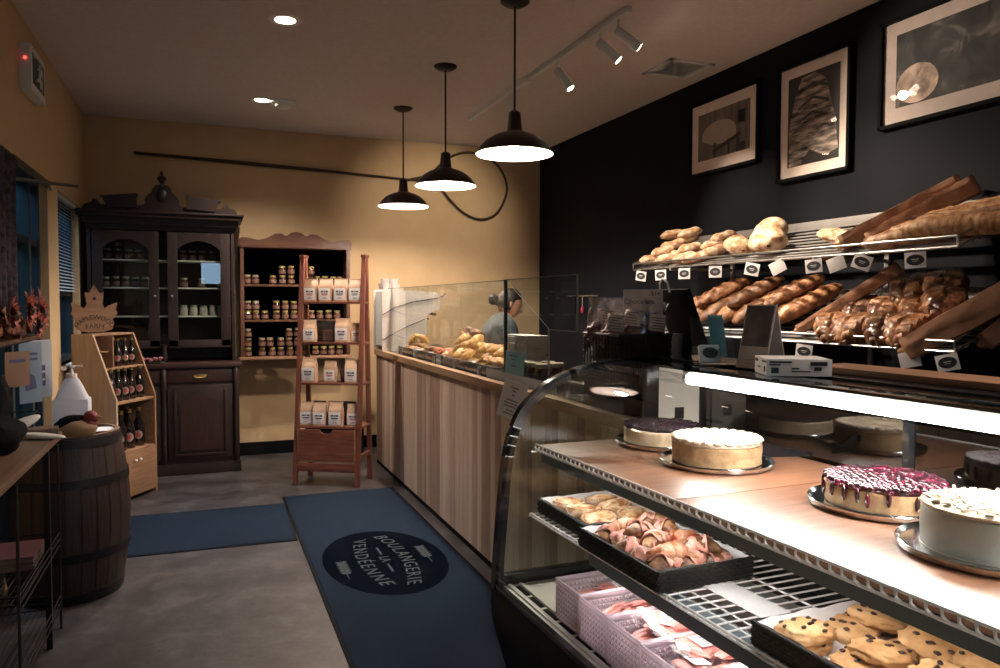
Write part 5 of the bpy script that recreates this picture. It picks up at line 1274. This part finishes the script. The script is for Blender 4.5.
B().box(-.16, -.06, -.008, .008, .022, .045, .004).obj('knife_handle', M['black'], t)

# trays on the wire shelf
ZM = .8145
tray(1.235, 2.225, ZM, .29, .35, .045, 'black wicker tray of small cheese tarts, farthest on wire shelf', rz=CA, group='black wicker trays on the wire shelf')
tray(1.205, 1.815, ZM, .30, .41, .052, 'black wicker tray of ham pastries, middle of wire shelf', rz=CA, group='black wicker trays on the wire shelf')
tray(1.262, 1.075, ZM, .33, .44, .050, 'black wicker tray of large cookies, nearest on wire shelf', rz=CA, group='black wicker trays on the wire shelf')
rr_ = random.Random(21)
def tart():
    t = thing('cheese_tart', 'x', 'tart')
    B().lathe([(0, 0), (.034, 0), (.044, .012), (.043, .022), (.036, .022), (.033, .016), (0, .015)], 28).obj('tart_shell', M['floury'], t)
    B().blob((0, 0, .016), (.037, .037, .012), amp=.35, fr=4, seed=2).obj('tart_filling', M['pizza'], t); return t
for i in range(2):
    for j in range(3):
        put('tart', tart, (1.172+.124*i+rr_.uniform(-.006, .006), 2.325-.105*j, ZM+.022+.004*(j % 2)), (rr_.uniform(-.15, .15), rr_.uniform(-.15, .15), rr_.uniform(0, 3)), 'small cheese tart on the farthest wicker tray, %s from far end, %s column' % (ORD[j], 'left' if i == 0 else 'right'), 'tart', 'cheese tarts on the wicker tray', 1.32)
for j in range(0):
    put('tart', tart, (1.225, 2.30-.085*j, ZM+.046), (.1, -.1, j), 'small cheese tart in upper layer of the farthest wicker tray, %s from far end' % ORD[j], 'tart', 'cheese tarts on the wicker tray', 1.25)
def ham_pastry():
    t = thing('ham_pastry', 'x', 'pastry'); b = B(); croissant(b, L=.125, r=.030, bend=.01, segs=6); b.obj('pastry_crust', M['brown_crust'], t)
    b = B(); b.sheet(lambda u, v: Vector((-.030+.06*u, -.036+.072*v, .046-.9*(v-.5)**2*.09+.006*math.sin(u*9+v*4)+.008*noise.noise(Vector((u*4, v*4, 2))))), 12, 10); b.obj('ham_slice', M['ham'], t, solid=.003)
    return t
for i in range(3):
    for j in range(5):
        put('ham', lambda: ham_pastry(), (1.12+.082*i+rr_.uniform(-.008, .008), 1.96-.072*j, ZM+.022+rr_.uniform(0, .006)), (rr_.uniform(-.25, .25), rr_.uniform(-.25, .25), rr_.uniform(0, 3)), 'ham pastry, bottom layer of middle wicker tray, %s from far end, %s column' % (ORD[j], ['left', 'centre', 'right'][i]), 'pastry', 'ham pastries on the wicker tray')
for i in range(2):
    for j in range(4):
        put('ham2' if (i+j) % 3 == 0 else 'ham', lambda: croissant_obj(), (1.16+.09*i, 1.93-.08*j, ZM+.055+rr_.uniform(0, .006)), (rr_.uniform(-.4, .4), rr_.uniform(-.4, .4), rr_.uniform(0, 3)), 'ham pastry, top layer of middle wicker tray, %s from far end, %s column' % (ORD[j], ['left', 'right'][i]), 'pastry', 'ham pastries on the wicker tray', .95) if (i+j) % 3 else \
        put('ham2', lambda: proto_croissant('jam', L=.15, r=.034), (1.16+.09*i, 1.93-.08*j, ZM+.045), (.2, .2, rr_.uniform(0, 3)), 'large filled croissant among the ham pastries, %s from far end, %s column' % (ORD[j], ['left', 'right'][i]), 'pastry', 'croissants among the ham pastries', .95)
def cookie():
    t = thing('cookie', 'x', 'cookie')
    B().blob((0, 0, .010), (.058, .054, .020), amp=.18, fr=3.0, seed=3, flat=.7, sub=4).obj('cookie_dough', M['cookie'], t, ang=179)
    b = B(); r2 = random.Random(4)
    for k in range(11):
        a = r2.uniform(0, 6.28); q = math.sqrt(r2.random())*.048; b.blob((q*math.cos(a), q*math.sin(a), .012+.0185*math.sqrt(max(0, 1-(q/.06)**2))), (.0065, .0048, .003), amp=.3, sub=2, seed=k)
    b.obj('chocolate_chips', M['choc'], t); return t
cl = [(1.17, 1.23, 0, .0, 'stacked low'), (1.175, 1.225, .024, .1, 'topmost at far left corner'), (1.31, 1.235, .004, -.1, 'flat at far side'), (1.36, 1.21, .028, .2, 'leaning at far right'), (1.20, 1.10, .0, .05, 'flat at left middle'), (1.235, 1.085, .030, -.12, 'large, front centre top'), (1.34, 1.10, .008, .1, 'flat in the middle'), (1.345, 1.065, .036, .22, 'tilted in the middle'), (1.21, .97, .0, .1, 'near left corner'), (1.33, .96, .010, .0, 'near right corner'), (1.38, .98, .034, -.1, 'atop near right pile'), (1.24, .955, .030, .1, 'atop near left pile')]
for i, (x, y, z, tl, w_) in enumerate(cl):
    put('cookie', cookie, (x, y, ZM+.008+z), (tl, rr_.uniform(-.15, .15), rr_.uniform(0, 6)), 'large chocolate chip cookie, %s of the cookie tray' % w_, 'cookie', 'chocolate chip cookies', 1.08)

# white plastic baskets on the deck
def pbasket(x0, x1, y0, y1, z0, z1, label):
    t = thing('plastic_basket', label, 'basket', ((x0+x1)/2, (y0+y1)/2, z0), CA, 'white perforated baskets on the case deck')
    a, c, h = (x1-x0)/2, (y1-y0)/2, z1-z0; th = .0025
    b = B()
    def wall(p0, p1):
        d = Vector((p1[0]-p0[0], p1[1]-p0[1], 0)); L = d.length; d.normalize(); n = Vector((-d.y, d.x, 0))
        nx = max(2, int(L/.0155)); nz = 6; m = Matrix(((d.x, n.x, 0, p0[0]), (d.y, n.y, 0, p0[1]), (0, 0, 1, 0), (0, 0, 0, 1)))
        def q(u0, u1, w0, w1):
            vs = [b.bm.verts.new(m @ Vector((u, 0, w))) for u, w in ((u0, w0), (u1, w0), (u1, w1), (u0, w1))]; b.bm.faces.new(vs)
        cw = (L-.012)/nx; ch = (h-.026)/nz; hw_ = .34
        q(0, .006, 0, h); q(L-.006, L, 0, h); q(.006, L-.006, 0, .010); q(.006, L-.006, h-.016, h)
        for i in range(nx):
            for j in range(nz):
                u0, w0 = .006+cw*i, .010+ch*j; ua_, ub_, wa, wb = u0+cw*hw_, u0+cw*(1-hw_), w0+ch*hw_, w0+ch*(1-hw_)
                q(u0, ua_, w0, w0+ch); q(ub_, u0+cw, w0, w0+ch); q(ua_, ub_, w0, wa); q(ua_, ub_, wb, w0+ch)
    i_ = .006
    wall((-a, -c), (a, -c)); wall((a, -c), (a, c)); wall((a, c), (-a, c)); wall((-a, c), (-a, -c)); b.box(-a, a, -c, c, 0, .002)
    b.obj('basket_body', M['basket_lit_pink'], t, solid=.0022)
    r = B(); r.tube([(-a, -c, h), (a, -c, h), (a, c, h), (-a, c, h), (-a, -c, h)], .0042, 8); r.obj('basket_rim', M['basket_lit_pink'], t)
    return t
BZ = .5685
bk = [(1.953, 2.105, 'farthest white perforated basket on the case deck, holding sausages'), (1.795, 1.947, 'second white perforated basket on the case deck, from the far end'), (1.622, 1.787, 'third white perforated basket on the deck, full of pink sausages'), (1.44, 1.614, 'nearest white perforated basket on the deck, holding sealed packs')]
for y0, y1, lab in bk: pbasket(1.015, 1.285, y0, y1, BZ, .69, lab)
def sausage():
    b = B(); b.tube([(-.055, 0, .012), (-.05, .003, .012), (-.02, .008, .012), (.02, .008, .012), (.05, .003, .012), (.055, 0, .012)], [.003, .010, .0125, .0125, .010, .003], 10); return b.obj('sausage', M['meat'], None)
for bi, (n_, zb) in enumerate([(7, .05), (8, .055), (12, .06)]):
    y0, y1 = bk[bi][:2]
    for k in range(n_):
        lay = k//5; kk = k % 5
        put('sausage', sausage, (1.10+.05*lay+rr_.uniform(-.02, .04), y0+.028+.024*kk, BZ+zb+.005+.022*lay), (rr_.uniform(-.1, .1), rr_.uniform(-.25, .1), rr_.uniform(-.25, .25)), 'pink sausage in the %s basket of the deck, %s layer, %s from near side' % (['farthest', 'second', 'third'][bi], ['bottom', 'middle', 'top'][lay], ORD[kk]), 'sausage', 'sausages in the white baskets')
def meatpack():
    t = thing('meat_pack', 'x', 'food pack')
    B().blob((0, 0, .012), (.075, .05, .011), amp=.25, fr=2.5, seed=3).obj('packed_meat', M['meat'], t)
    B().blob((0, 0, .013), (.095, .064, .015), amp=.35, fr=3.2, seed=7).obj('plastic_wrap', M['plastic_film'], t)
    o = B().box(-.032, .032, -.026, .020, .0285, .0295, .0005).obj('pack_label', M['paper'], t)
    b = B()
    for k, w_ in enumerate((.06, .05, .035, .055)): b.box(-w_*.4, w_*.4, -.020+.009*k, -.017+.009*k, .0295, .0299)
    b.obj('label_print', M['ink'], o); return t
mp = [(1.20, 2.03, .075, .1, .1, 'in the farthest basket'), (1.19, 1.88, .085, -.5, .3, 'upright label in second basket'), (1.16, 1.70, .105, .3, -.5, 'leaning in third basket'), (1.24, 1.66, .12, .5, .9, 'across third basket, right side'), (1.16, 1.57, .10, .2, .3, 'between third and nearest basket'), (1.10, 1.50, .085, .1, 1.4, 'left side of nearest basket'), (1.22, 1.49, .11, -.3, .5, 'top of nearest basket'), (1.30, 1.56, .10, .2, 1.1, 'right rear of nearest basket'), (1.14, 1.40, .105, .1, .2, 'hanging over the near rim of the nearest basket'), (1.26, 1.38, .10, -.1, -.3, 'lying nearest the camera on the case deck')]
for i, (x, y, z, p_, r_, w_) in enumerate(mp):
    put('meatpack', meatpack, (x, y, BZ+z), (p_, .15, r_), 'wrapped pink meat pack with white label, %s' % w_, 'food pack', 'sealed meat packs')
for i, (x, y) in enumerate([(1.40, 2.0), (1.42, 1.8), (1.42, 1.6), (1.12, 1.30), (1.28, 1.26), (1.42, 1.36), (1.12, 1.15), (1.30, 1.10), (1.15, 1.0)]):
    put('meatpack', meatpack, (x, y, BZ), (0, 0, .5*i), 'wrapped pink meat pack lying flat on the case deck, %s from far end' % ORD[i], 'food pack', 'sealed meat packs')

# ------------------------------------------------------------------ things on top of the case and near counter end
t = thing('black_riser', 'black box supporting the wicker gift basket behind the display case', 'box', (1.70, 2.785, 1.103))
B().box(-.145, .12, -.17, .17, 0, .115, .004).obj('riser_box', M['black'], t)
t = thing('gift_basket', 'black square wicker basket holding clear bags of dark sweets', 'basket', (1.665, 2.785, 1.2185))
b = B(); a, c, h = .118, .155, .20
for x0, x1, y0, y1 in ((-a, a, -c, -c+.01), (-a, a, c-.01, c), (-a, -a+.01, -c, c), (a-.01, a, -c, c)): b.box(x0, x1, y0, y1, 0, h, .003)
b.box(-a, a, -c, c, 0, .01)
b.obj('basket_wall', M['wicker'], t)
b = B()
for k in range(7):
    z = .014+.028*k
    b.tube([(-a-.002, -c-.002, z), (a+.002, -c-.002, z), (a+.002, c+.002, z), (-a-.002, c+.002, z), (-a-.002, -c-.002, z)], .004, 6)
for k in range(10): x = -a+2*a*(k+.5)/10; b.cyl((x, -c-.004, 0), (x, -c-.004, h), .004, n=6)
for k in range(12): y = -c+2*c*(k+.5)/12; b.cyl((-a-.004, y, 0), (-a-.004, y, h), .004, n=6)
b.tube([(-a, -c, h), (a, -c, h), (a, c, h), (-a, c, h), (-a, -c, h)], .008, 8)
b.obj('woven_canes', M['wicker'], t)
dark_sweet = ramp_mat('dark_red_sweets', [(.35, (.03, .008, .012)), (.7, (.20, .04, .06))], nscale=60, rough=.4)
def giftbag():
    t = thing('gift_bag', 'x', 'bag')
    B().blob((0, 0, .045), (.055, .036, .042), amp=.2, fr=3, seed=2).obj('sweets', dark_sweet, t)
    def fn(u, v):
        a = 2*PI*u; k = .62 if v > .8 else 1; r = (.062*(1-.30*v) if v < .8 else .040+.06*(v-.8)); n = 1+.16*noise.noise(Vector((math.cos(a)*3, math.sin(a)*3, v*4)))
        return Vector((r*n*math.cos(a), r*.62*n*math.sin(a), .002+.165*v))
    B().sheet(fn, 26, 12, True).obj('clear_wrap', M['cello'], t)
    b = B(); b.sheet(lambda u, v: Vector(((u-.5)*.062, -.044+.012*v-.01*math.sin(u*PI), .070+.055*v)), 8, 4); o = b.obj('bag_label', M['bagpaper'], t, solid=.0008)
    b = B()
    for k, w_ in enumerate((.06, .05, .055, .03, .06)): b.box(-w_*.4, w_*.4, -.0558, -.0545, .078+.009*k, .080+.009*k)
    b.obj('label_print', M['ink'], o); return t
for i, (x, y, z, rx, rz, w_) in enumerate([(1.595, 2.88, .20, -.15, .3, 'leftmost'), (1.60, 2.76, .19, .1, -.3, 'front left'), (1.64, 2.69, .20, -.1, -.5, 'front middle'), (1.715, 2.69, .19, .1, .2, 'front right'), (1.73, 2.80, .205, -.2, .5, 'back right'), (1.67, 2.87, .20, .2, 0, 'back left')]):
    put('giftbag', giftbag, (x, y, 1.2185+z-.05), (rx, .1, rz-.4), 'clear bag of dark sweets with white label, %s of the black basket' % w_, 'bag', 'bags of sweets in the black basket', 1.2)
t = thing('chocolate_price_sheet', 'white price sheet with heading standing in the black basket', 'sign', (1.68, 2.69, 1.49), R(-33))
B().box(-.075, .085, -.001, .001, -.12, .115, .0005).obj('sheet_face', M['bagpaper'], t)
text_obj('sheet_heading', 'Chocolats', .030, M['ink'], t, (-.01, -.0015, .065), (R(90), 0, 0))
text_obj('sheet_price', '$14', .024, M['ink'], t, (.055, -.0015, .098), (R(90), 0, 0))
b = B(); b.box(-.05, -.03, -.002, -.001, .0, .02).box(-.01, .02, -.002, -.001, .0, .025).box(.035, .06, -.002, -.001, .0, .02); b.obj('sheet_pictures', M['ink_blue'], t)

t = thing('sales_terminal', 'black tilted touch screen terminal seen from behind beside the gift basket', 'screen', (1.845, 2.66, 1.103))
B().prism([(-.06, .50), (.035, .27), (.055, .28), (-.035, .505)], -.12, .10, 'y').obj('screen_panel', M['black'], t)
B().box(-.01, .035, -.04, .04, .02, .32, .004).obj('screen_stand', M['black'], t); B().box(-.09, .09, -.10, .10, 0, .18, .008).obj('terminal_base', M['black'], t)
B().tube([(-.07, -.03, .49), (-.075, -.02, .53), (-.07, .02, .55), (-.06, .06, .53), (-.05, .07, .49)], .004, 8).obj('cable_loop', M['fixture'], t)

ZK = 1.3465
t = thing('acrylic_card_stand', 'clear acrylic stand with teal card and oval logo card on the case top', 'card stand', (1.565, 2.06, ZK), R(-16))
mt = Matrix.Rotation(R(-20), 4, 'X')
B().box(-.065, .075, -.002, .002, 0, .165, .001, mt).obj('acrylic_sheet', M['acrylic'], t)
B().box(-.055, .065, -.03, -.027, 0, .07, .001, mt).box(-.055, .065, -.03, .06, 0, .004, .001).obj('acrylic_pocket', M['acrylic'], t)
B().box(.0, .052, .003, .005, .03, .175, .001, mt).obj('teal_leaflet', M['teal_card'], t)
cd = B().box(-.05, .015, -.024, -.004, .004, .062, .001, mt).obj('business_cards', M['paper'], t)
B().lathe([(0, 0), (.026, 0), (.026, .001), (0, .001)], 28, squash=.72, mtx=mt @ Matrix.Translation((-.0175, -.0245, .034)) @ Matrix.Rotation(R(90), 4, 'X')).obj('card_oval', M['ink'], cd)
t = thing('tent_calendar', 'tall folded tent card with grey picture on the case top', 'tent card', (1.635, 1.915, ZK), R(12))
for sx, mm_, nm in ((-1, 'fixture', 'front_leaf'), (1, 'paper', 'rear_leaf')):
    m2 = Matrix.Rotation(R(14*sx), 4, 'Y'); 
    q = B().box(-.0015, .0015, -.055, .055, 0, .205, .0004, Matrix.Translation((sx*.05, 0, 0)) @ Matrix.Rotation(R(-14*sx), 4, 'Y')).obj(nm, M['bagpaper'], t)
    if sx == -1:
        gm = ramp_mat('grey_landscape_print', [(.35, (.03, .03, .04)), (.65, (.22, .20, .21))], nscale=6, rough=.3)
        B().box(-.0028, -.0016, -.050, .050, .07, .20, 0, Matrix.Translation((sx*.05, 0, 0)) @ Matrix.Rotation(R(-14*sx), 4, 'Y')).obj('leaf_picture', gm, q)
        b = B()
        for k, w_ in enumerate((.07, .06, .075, .04)): b.box(-.0028, -.0016, -w_/2, w_/2, .02+.010*k, .023+.010*k, 0, Matrix.Translation((sx*.05, 0, 0)) @ Matrix.Rotation(R(-14*sx), 4, 'Y'))
        b.obj('leaf_text', M['fixture'], q)
t = thing('white_carton', 'small white printed carton lying on the display case top', 'carton', (1.575, 1.715, ZK), R(-28))
B().box(-.088, .088, -.075, .075, 0, .048, .002).obj('carton_body', M['paper'], t)
b = B()
for x0, x1, z0, z1 in [(-.080, -.02, .037, .042), (-.080, -.05, .030, .034), (-.02, .0, .020, .024), (-.02, .03, .012, .015), (.03, .075, .030, .041), (.04, .06, .016, .026), (-.075, -.055, .008, .024)]: b.box(x0, x1, -.0762, -.075, z0, z1)
b.obj('front_print', M['ink'], t); b = B()
for y0, y1, z0, z1 in [(-.07, -.02, .037, .042), (-.06, -.045, .010, .026), (.0, .03, .018, .022), (.03, .065, .034, .042), (.035, .055, .010, .026)]: b.box(.088, .0892, y0, y1, z0, z1)
b.obj('side_print', M['ink'], t); b = B()
for y0, y1, z0, z1 in [(-.07, -.02, .037, .042), (-.06, -.045, .010, .026), (.0, .03, .018, .022), (.03, .065, .034, .042)]: b.box(-.0892, -.088, y0, y1, z0, z1)
b.obj('side_print', M['ink'], t)

# ------------------------------------------------------------------ bread rack on the black wall
def rack_shelf(z, zb, y0, y1, label, posts):
    t = thing('bread_shelf', label, 'bread shelf', (0, 0, 0), 0, 'steel slatted bread shelves'); x0, x1 = 3.07, 3.60
    b = B(); n = 10
    for k in range(n):
        f = k/(n-1); x = x0+.03+(x1-x0-.04)*f; zz_ = z-.02+(zb-z+.0)*f**1.15
        b.obox((x, (y0+y1)/2, zz_), (.026, y1-y0, .005), (0, -math.atan2(zb-z, x1-x0), 0))
    b.obj('slats', M['alum'], t)
    B().box(XR-.012, XR-.001, y0, y1, zb-.02, zb+.035, .002).obj('wall_rail', M['alum'], t)
    b = B(); b.cyl((x0, y0, z+.022), (x0, y1, z+.022), .006, n=8); b.cyl((x0+.005, y0, z-.025), (x0+.005, y1, z-.025), .006, n=8)
    b.obj('front_rail', M['steel'], t)
    for y in (y0, y1):
        b = B(); b.tube([(x0, y, z+.022), (x0, y, z-.025), (x1, y, zb-.03)], .006, 8); b.tube([(x0, y, z+.022), (x1, y, zb+.02)], .005, 8); b.obj('end_wire', M['steel'], t)
    for y in posts: B().box(x0+.0, XR-.002, y-.008, y+.008, z-.045, z-.025, .002).box(XR-.02, XR-.001, y-.015, y+.015, z-.25, zb, .002).obj('shelf_bracket', M['alum'], t)
rack_shelf(1.825, 2.035, 2.36, 5.04, 'upper steel slatted bread shelf on the black wall', (4.55, 3.2))
rack_shelf(1.362, 1.60, 2.36, 4.75, 'lower steel slatted bread shelf on the black wall', (4.4, 3.3))

def US(x): return 1.81+(2.03-1.825)*((x-3.10)/.49)
def LS(x): return 1.345+(1.60-1.362)*((x-3.10)/.49)
flat = lambda: proto_loaf(.175, .125, .068, 'floury', 'flat_loaf', 2, 1)
G = 'flat floury loaves on the upper bread shelf'
fl = [(3.17, 4.94, 1.865, 'lowest at far end'), (3.24, 4.88, 1.925, 'second layer at far end'), (3.33, 4.90, 1.975, 'third layer at far end'), (3.42, 4.83, 2.02, 'fourth layer at far end'), (3.40, 5.0, 2.068, 'topmost, left one'), (3.42, 4.80, 2.065, 'topmost, right one'), (3.30, 4.62, 1.935, 'upper layer, beside the tall pile'), (3.17, 4.72, 1.862, 'front row, second from far end'), (3.17, 4.50, 1.857, 'front row, third from far end'), (3.36, 4.32, 1.995, 'topmost of the middle pile'), (3.30, 4.35, 1.94, 'middle of the middle pile'), (3.25, 4.28, 1.89, 'lowest of the middle pile'), (3.17, 4.38, 1.85, 'front row before the middle pile'), (3.30, 4.75, 1.90, 'inner layer under the tall pile')]
for i, (x, y, z, w_) in enumerate(fl):
    put('flat', flat, (x, y, z-.024), (rr_.uniform(-.1, .1), -.20+rr_.uniform(-.08, .08), R(-25)+rr_.uniform(-.25, .25)), 'flat floury loaf on the upper shelf, %s' % w_, 'loaf', G, (1.08, 1.05, 1.12))
rnd_l = lambda: proto_loaf(.21, .17, .115, 'floury', 'round_loaf', 3, 4)
put('rl', rnd_l, (3.22, 4.02, 1.865), (.1, -.3, 1.2), 'golden oval loaf leaning at left of the two big round loaves, upper shelf', 'loaf', 'round loaves on the upper bread shelf', 1.05)
put('rl', rnd_l, (3.42, 3.93, 1.965), (.15, -.4, .4), 'round floury loaf behind, highest of the big round loaves', 'loaf', 'round loaves on the upper bread shelf', 1.15)
put('rl', rnd_l, (3.22, 3.72, 1.86), (-.1, -.25, .9), 'largest round floury loaf at the front of the upper shelf', 'loaf', 'round loaves on the upper bread shelf', 1.35)
long_ = lambda: proto_loaf(.52, .085, .07, 'crust', 'baguette', 6, 2)
put('rl2', lambda: proto_loaf(.36, .14, .09, 'floury', 'oval_loaf', 3, 6), (3.25, 3.17, 1.862), (0, -.25, PI/2+.1), 'long pale floury loaf beside the brown paper bags, upper shelf', 'loaf', None)
def between(p, q, key, mk, lab, cat, group, L, sc=(1, 1), roll=0):
    p, q = Vector(p), Vector(q); d = q-p; m = d.to_track_quat('X', 'Z').to_euler(); 
    o = put(key, mk, (p+q)/2, m, lab, cat, group, (d.length/L, sc[0], sc[1])); return o
def paperbag():
    t = thing('bread_paper_bag', 'x', 'paper bag'); b = B()
    def fn(u, v):
        a = 2*PI*u; sq = 1/max(abs(math.cos(a)), abs(math.sin(a)))**.7; n = 1+.10*noise.noise(Vector((math.cos(a)*2, math.sin(a)*2, v*7)))
        k = 1+.25*v
        return Vector((-.5+v, .055*math.cos(a)*sq*n*k, .035*math.sin(a)*sq*n*k))
    b.sheet(fn, 24, 22, True); b.obj('bag_paper', M['kraft_dark'], t, solid=.0015)
    B().blob((-.48, 0, 0), (.075, .036, .026), amp=.1, seed=1).obj('baguette_tip', M['crust'], t)
    return t
between((3.14, 3.08, 1.865), (3.50, 2.68, 2.14), 'pbag', paperbag, 'brown paper bread bag leaning up the wall, left one, upper shelf', 'paper bag', 'brown paper bread bags', 1.0, (1.15, 1.2))
between((3.20, 2.96, 1.875), (3.50, 2.60, 2.13), 'pbag', paperbag, 'brown paper bread bag leaning up the wall, right one, upper shelf', 'paper bag', 'brown paper bread bags', 1.0, (1.1, 1.1))
def wrapped():
    t = thing('wrapped_baguette', 'x', 'baguette')
    b = B(); N = 41
    def fn(u, v):
        a = 2*PI*u; s_ = 2*v-1; k = max(.02, 1-abs(s_)**4)**.5; zz_ = math.sin(a); ph = (s_*4+.3*math.cos(a)) % 1; sl = .12*math.exp(-((ph-.5)/.15)**2)*max(0, zz_)
        return Vector((s_*.5, .048*math.cos(a)*k, .038*zz_*k*(1+sl)))
    b.sheet(fn, 20, N, True); b.obj('baguette_crust', M['crust'], t)
    B().sheet(lambda u, v: Vector((-.42+1.0*v, (.057*(1-.35*max(0, v-.85)/.15))*math.cos(2*PI*u)*(1+.12*noise.noise(Vector((math.cos(2*PI*u)*3, math.sin(2*PI*u)*3, v*12)))), .048*math.sin(2*PI*u)*(1+.15*noise.noise(Vector((math.cos(2*PI*u)*3, math.sin(2*PI*u)*3, v*12+5)))))), 26, 40, True).obj('plastic_sleeve', M['plastic_film'], t)
    return t
for i, (p, q, w_) in enumerate([((3.12, 2.92, 1.845), (3.28, 2.25, 1.93), 'lowest at front'), ((3.20, 2.86, 1.89), (3.38, 2.22, 1.985), 'second, behind the front one'), ((3.30, 2.80, 1.94), (3.50, 2.24, 2.03), 'topmost at back'), ((3.12, 2.70, 1.905), (3.28, 2.10, 1.90), 'short one lying over the front')]):
    between(p, q, 'wb', wrapped, 'long baguette in clear plastic on the upper shelf, %s' % w_, 'baguette', 'plastic-wrapped baguettes, upper shelf', 1.0, (1.25, 1.3))
# lower shelf: braided loaves and bags
put('smallbraid', lambda: proto_braid(.24, .075, 'brown_crust'), (3.42, 4.62, LS(3.42)+.0), (0, -.4, 1.9), 'short round braided loaf at far end of the lower shelf', 'loaf', None, 1.05)
for i, (p, q, w_) in enumerate([((3.12, 4.42, 1.375), (3.50, 4.22, 1.60), 'first from the far end'), ((3.12, 4.24, 1.375), (3.50, 4.05, 1.61), 'second from the far end'), ((3.12, 4.08, 1.375), (3.50, 3.87, 1.61), 'third from the far end'), ((3.12, 3.90, 1.375), (3.50, 3.70, 1.61), 'fourth from the far end'), ((3.12, 3.74, 1.375), (3.50, 3.53, 1.61), 'fifth from the far end'), ((3.12, 3.58, 1.375), (3.50, 3.36, 1.61), 'sixth from the far end')]):
    between(p, q, 'bl' if i % 2 else 'bl2', (lambda: proto_loaf(.46, .19, .12, 'brown_crust', 'glazed_loaf', 6, 7)) if i % 2 else (lambda: proto_loaf(.46, .20, .12, 'crust', 'golden_loaf', 5, 9)), 'long %s loaf on the lower shelf, %s' % ('glazed brown' if i % 2 else 'golden', w_), 'loaf', 'long glazed loaves on the lower shelf' if i % 2 else 'long golden loaves on the lower shelf', .48, (1, 1.0))
for i, (p, q, w_) in enumerate([((3.14, 4.33, 1.48), (3.44, 4.10, 1.67), 'leftmost'), ((3.14, 3.98, 1.48), (3.44, 3.78, 1.67), 'second'), ((3.14, 3.64, 1.48), (3.44, 3.45, 1.67), 'third')]):
    between(p, q, 'bl', lambda: None, 'glazed brown loaf in the upper layer of the lower shelf, %s from the far end' % w_, 'loaf', 'long glazed loaves on the lower shelf', .48, (.9, .9))
between((3.13, 3.36, 1.40), (3.42, 2.95, 1.74), 'pbag', paperbag, 'brown paper bread bag leaning between loaves on the lower shelf', 'paper bag', 'brown paper bread bags', 1.0, (.8, .8))
def wbraid():
    t = thing('wrapped_braided_loaf', 'x', 'loaf'); o = proto_braid(.26, .095, 'brown_crust', 'braided_crust'); o.parent = t
    B().blob((0, 0, .055), (.158, .088, .068), amp=.10, fr=2.2, seed=5, sub=4).obj('plastic_wrap', M['plastic_film'], t, ang=179)
    B().blob((.165, .0, .07), (.03, .022, .03), amp=.6, fr=4, seed=8).obj('twisted_end', M['plastic_film'], t)
    return t
wl = [(3.17, 3.14, 1.385, 'front row, farthest'), (3.17, 2.98, 1.385, 'front row, second from far end'), (3.17, 2.82, 1.385, 'front row, third from far end'), (3.17, 2.66, 1.385, 'front row, nearest'), (3.34, 3.10, 1.475, 'back row, farthest'), (3.34, 2.93, 1.475, 'back row, second'), (3.34, 2.76, 1.475, 'back row, third'), (3.30, 2.60, 1.52, 'back row, nearest'), (3.40, 2.85, 1.58, 'topmost at the back, left'), (3.40, 2.66, 1.60, 'topmost at the back, right')]
for i, (x, y, z, w_) in enumerate(wl):
    put('wbr', wbraid, (x, y, z), (rr_.uniform(-.15, .15), -.35, rr_.uniform(-.35, .35)+.35), 'braided brown loaf in clear plastic on the lower shelf, %s' % w_, 'loaf', 'plastic-wrapped braided loaves, lower shelf')
between((3.10, 2.62, 1.335), (3.42, 2.02, 1.78), 'pbag', paperbag, 'largest brown paper bread bag with baguette tip, right end of lower shelf', 'paper bag', 'brown paper bread bags', 1.0, (1.5, 1.6))
between((3.26, 2.36, 1.38), (3.50, 1.95, 1.80), 'pbag', paperbag, 'brown paper bread bag behind the largest one, right end of lower shelf', 'paper bag', 'brown paper bread bags', 1.0, (1.3, 1.2))
# hanging price tags
def tagcard(blank):
    t = thing('price_tag', 'x', 'price tag'); s_ = .046
    m2 = Matrix.Identity(4)
    B().box(-.0012, .0012, -s_, s_, -.075-s_*.8, -.075+s_*.8, .0006).obj('tag_card', M['paper'], t)
    if not blank:
        o = B().lathe([(0, 0), (.038, 0), (.038, .001), (0, .001)], 28, squash=.66).obj('tag_oval', M['ink'], t, (-.0013, 0, -.075), (0, R(-90), 0)); o.rotation_euler = (R(90), 0, R(-90))
        b = B(); b.box(-.0030, -.0024, -.016, .016, -.073, -.070).box(-.0030, -.0024, -.012, .012, -.081, -.079); b.obj('tag_lettering', M['fixture'], o)
        b_ = o.children[0]; b_.parent = t
    B().box(-.003, .003, -.006, .006, -.045, .004, .001).blob((0, 0, 0), (.010, .010, .010), amp=0, sub=2).obj('tag_clip', M['plastic_film'], t)
    return t
tg = [(4.883, 0, 'first from far end', .15), (4.643, 0, 'second from far end', -.05), (4.352, 0, 'third from far end', 0), (4.016, 0, 'fourth from far end', 0), (3.647, 0, 'fifth from far end', .2), (3.494, 1, 'blank and tilted, sixth from far end', -.45), (3.186, 0, 'seventh from far end', -.1), (3.053, 1, 'blank and tilted, eighth from far end', -.35), (2.823, 0, 'ninth, tilted beside the paper bags', .35), (2.558, 0, 'nearest, wide oval logo', -.05)]
for y, bl_, w_, rx in tg:
    put('tag%d' % bl_, lambda: tagcard(bl_), (3.052, y, 1.825), (rx, 0, R(22)), 'white price tag on the upper shelf rail, %s' % w_, 'price tag', 'price tags on the shelf rails')
for y, bl_, w_, rx in [(3.225, 0, 'farthest, half behind the carton', .1), (2.593, 1, 'blank, between the other two', -.25), (2.40, 0, 'nearest, below the big paper bag', -.25)]:
    put('tag%d' % bl_, lambda: tagcard(bl_), (3.052, y, 1.362), (rx, 0, R(22)), 'white price tag on the lower shelf rail, %s' % w_, 'price tag', 'price tags on the shelf rails')
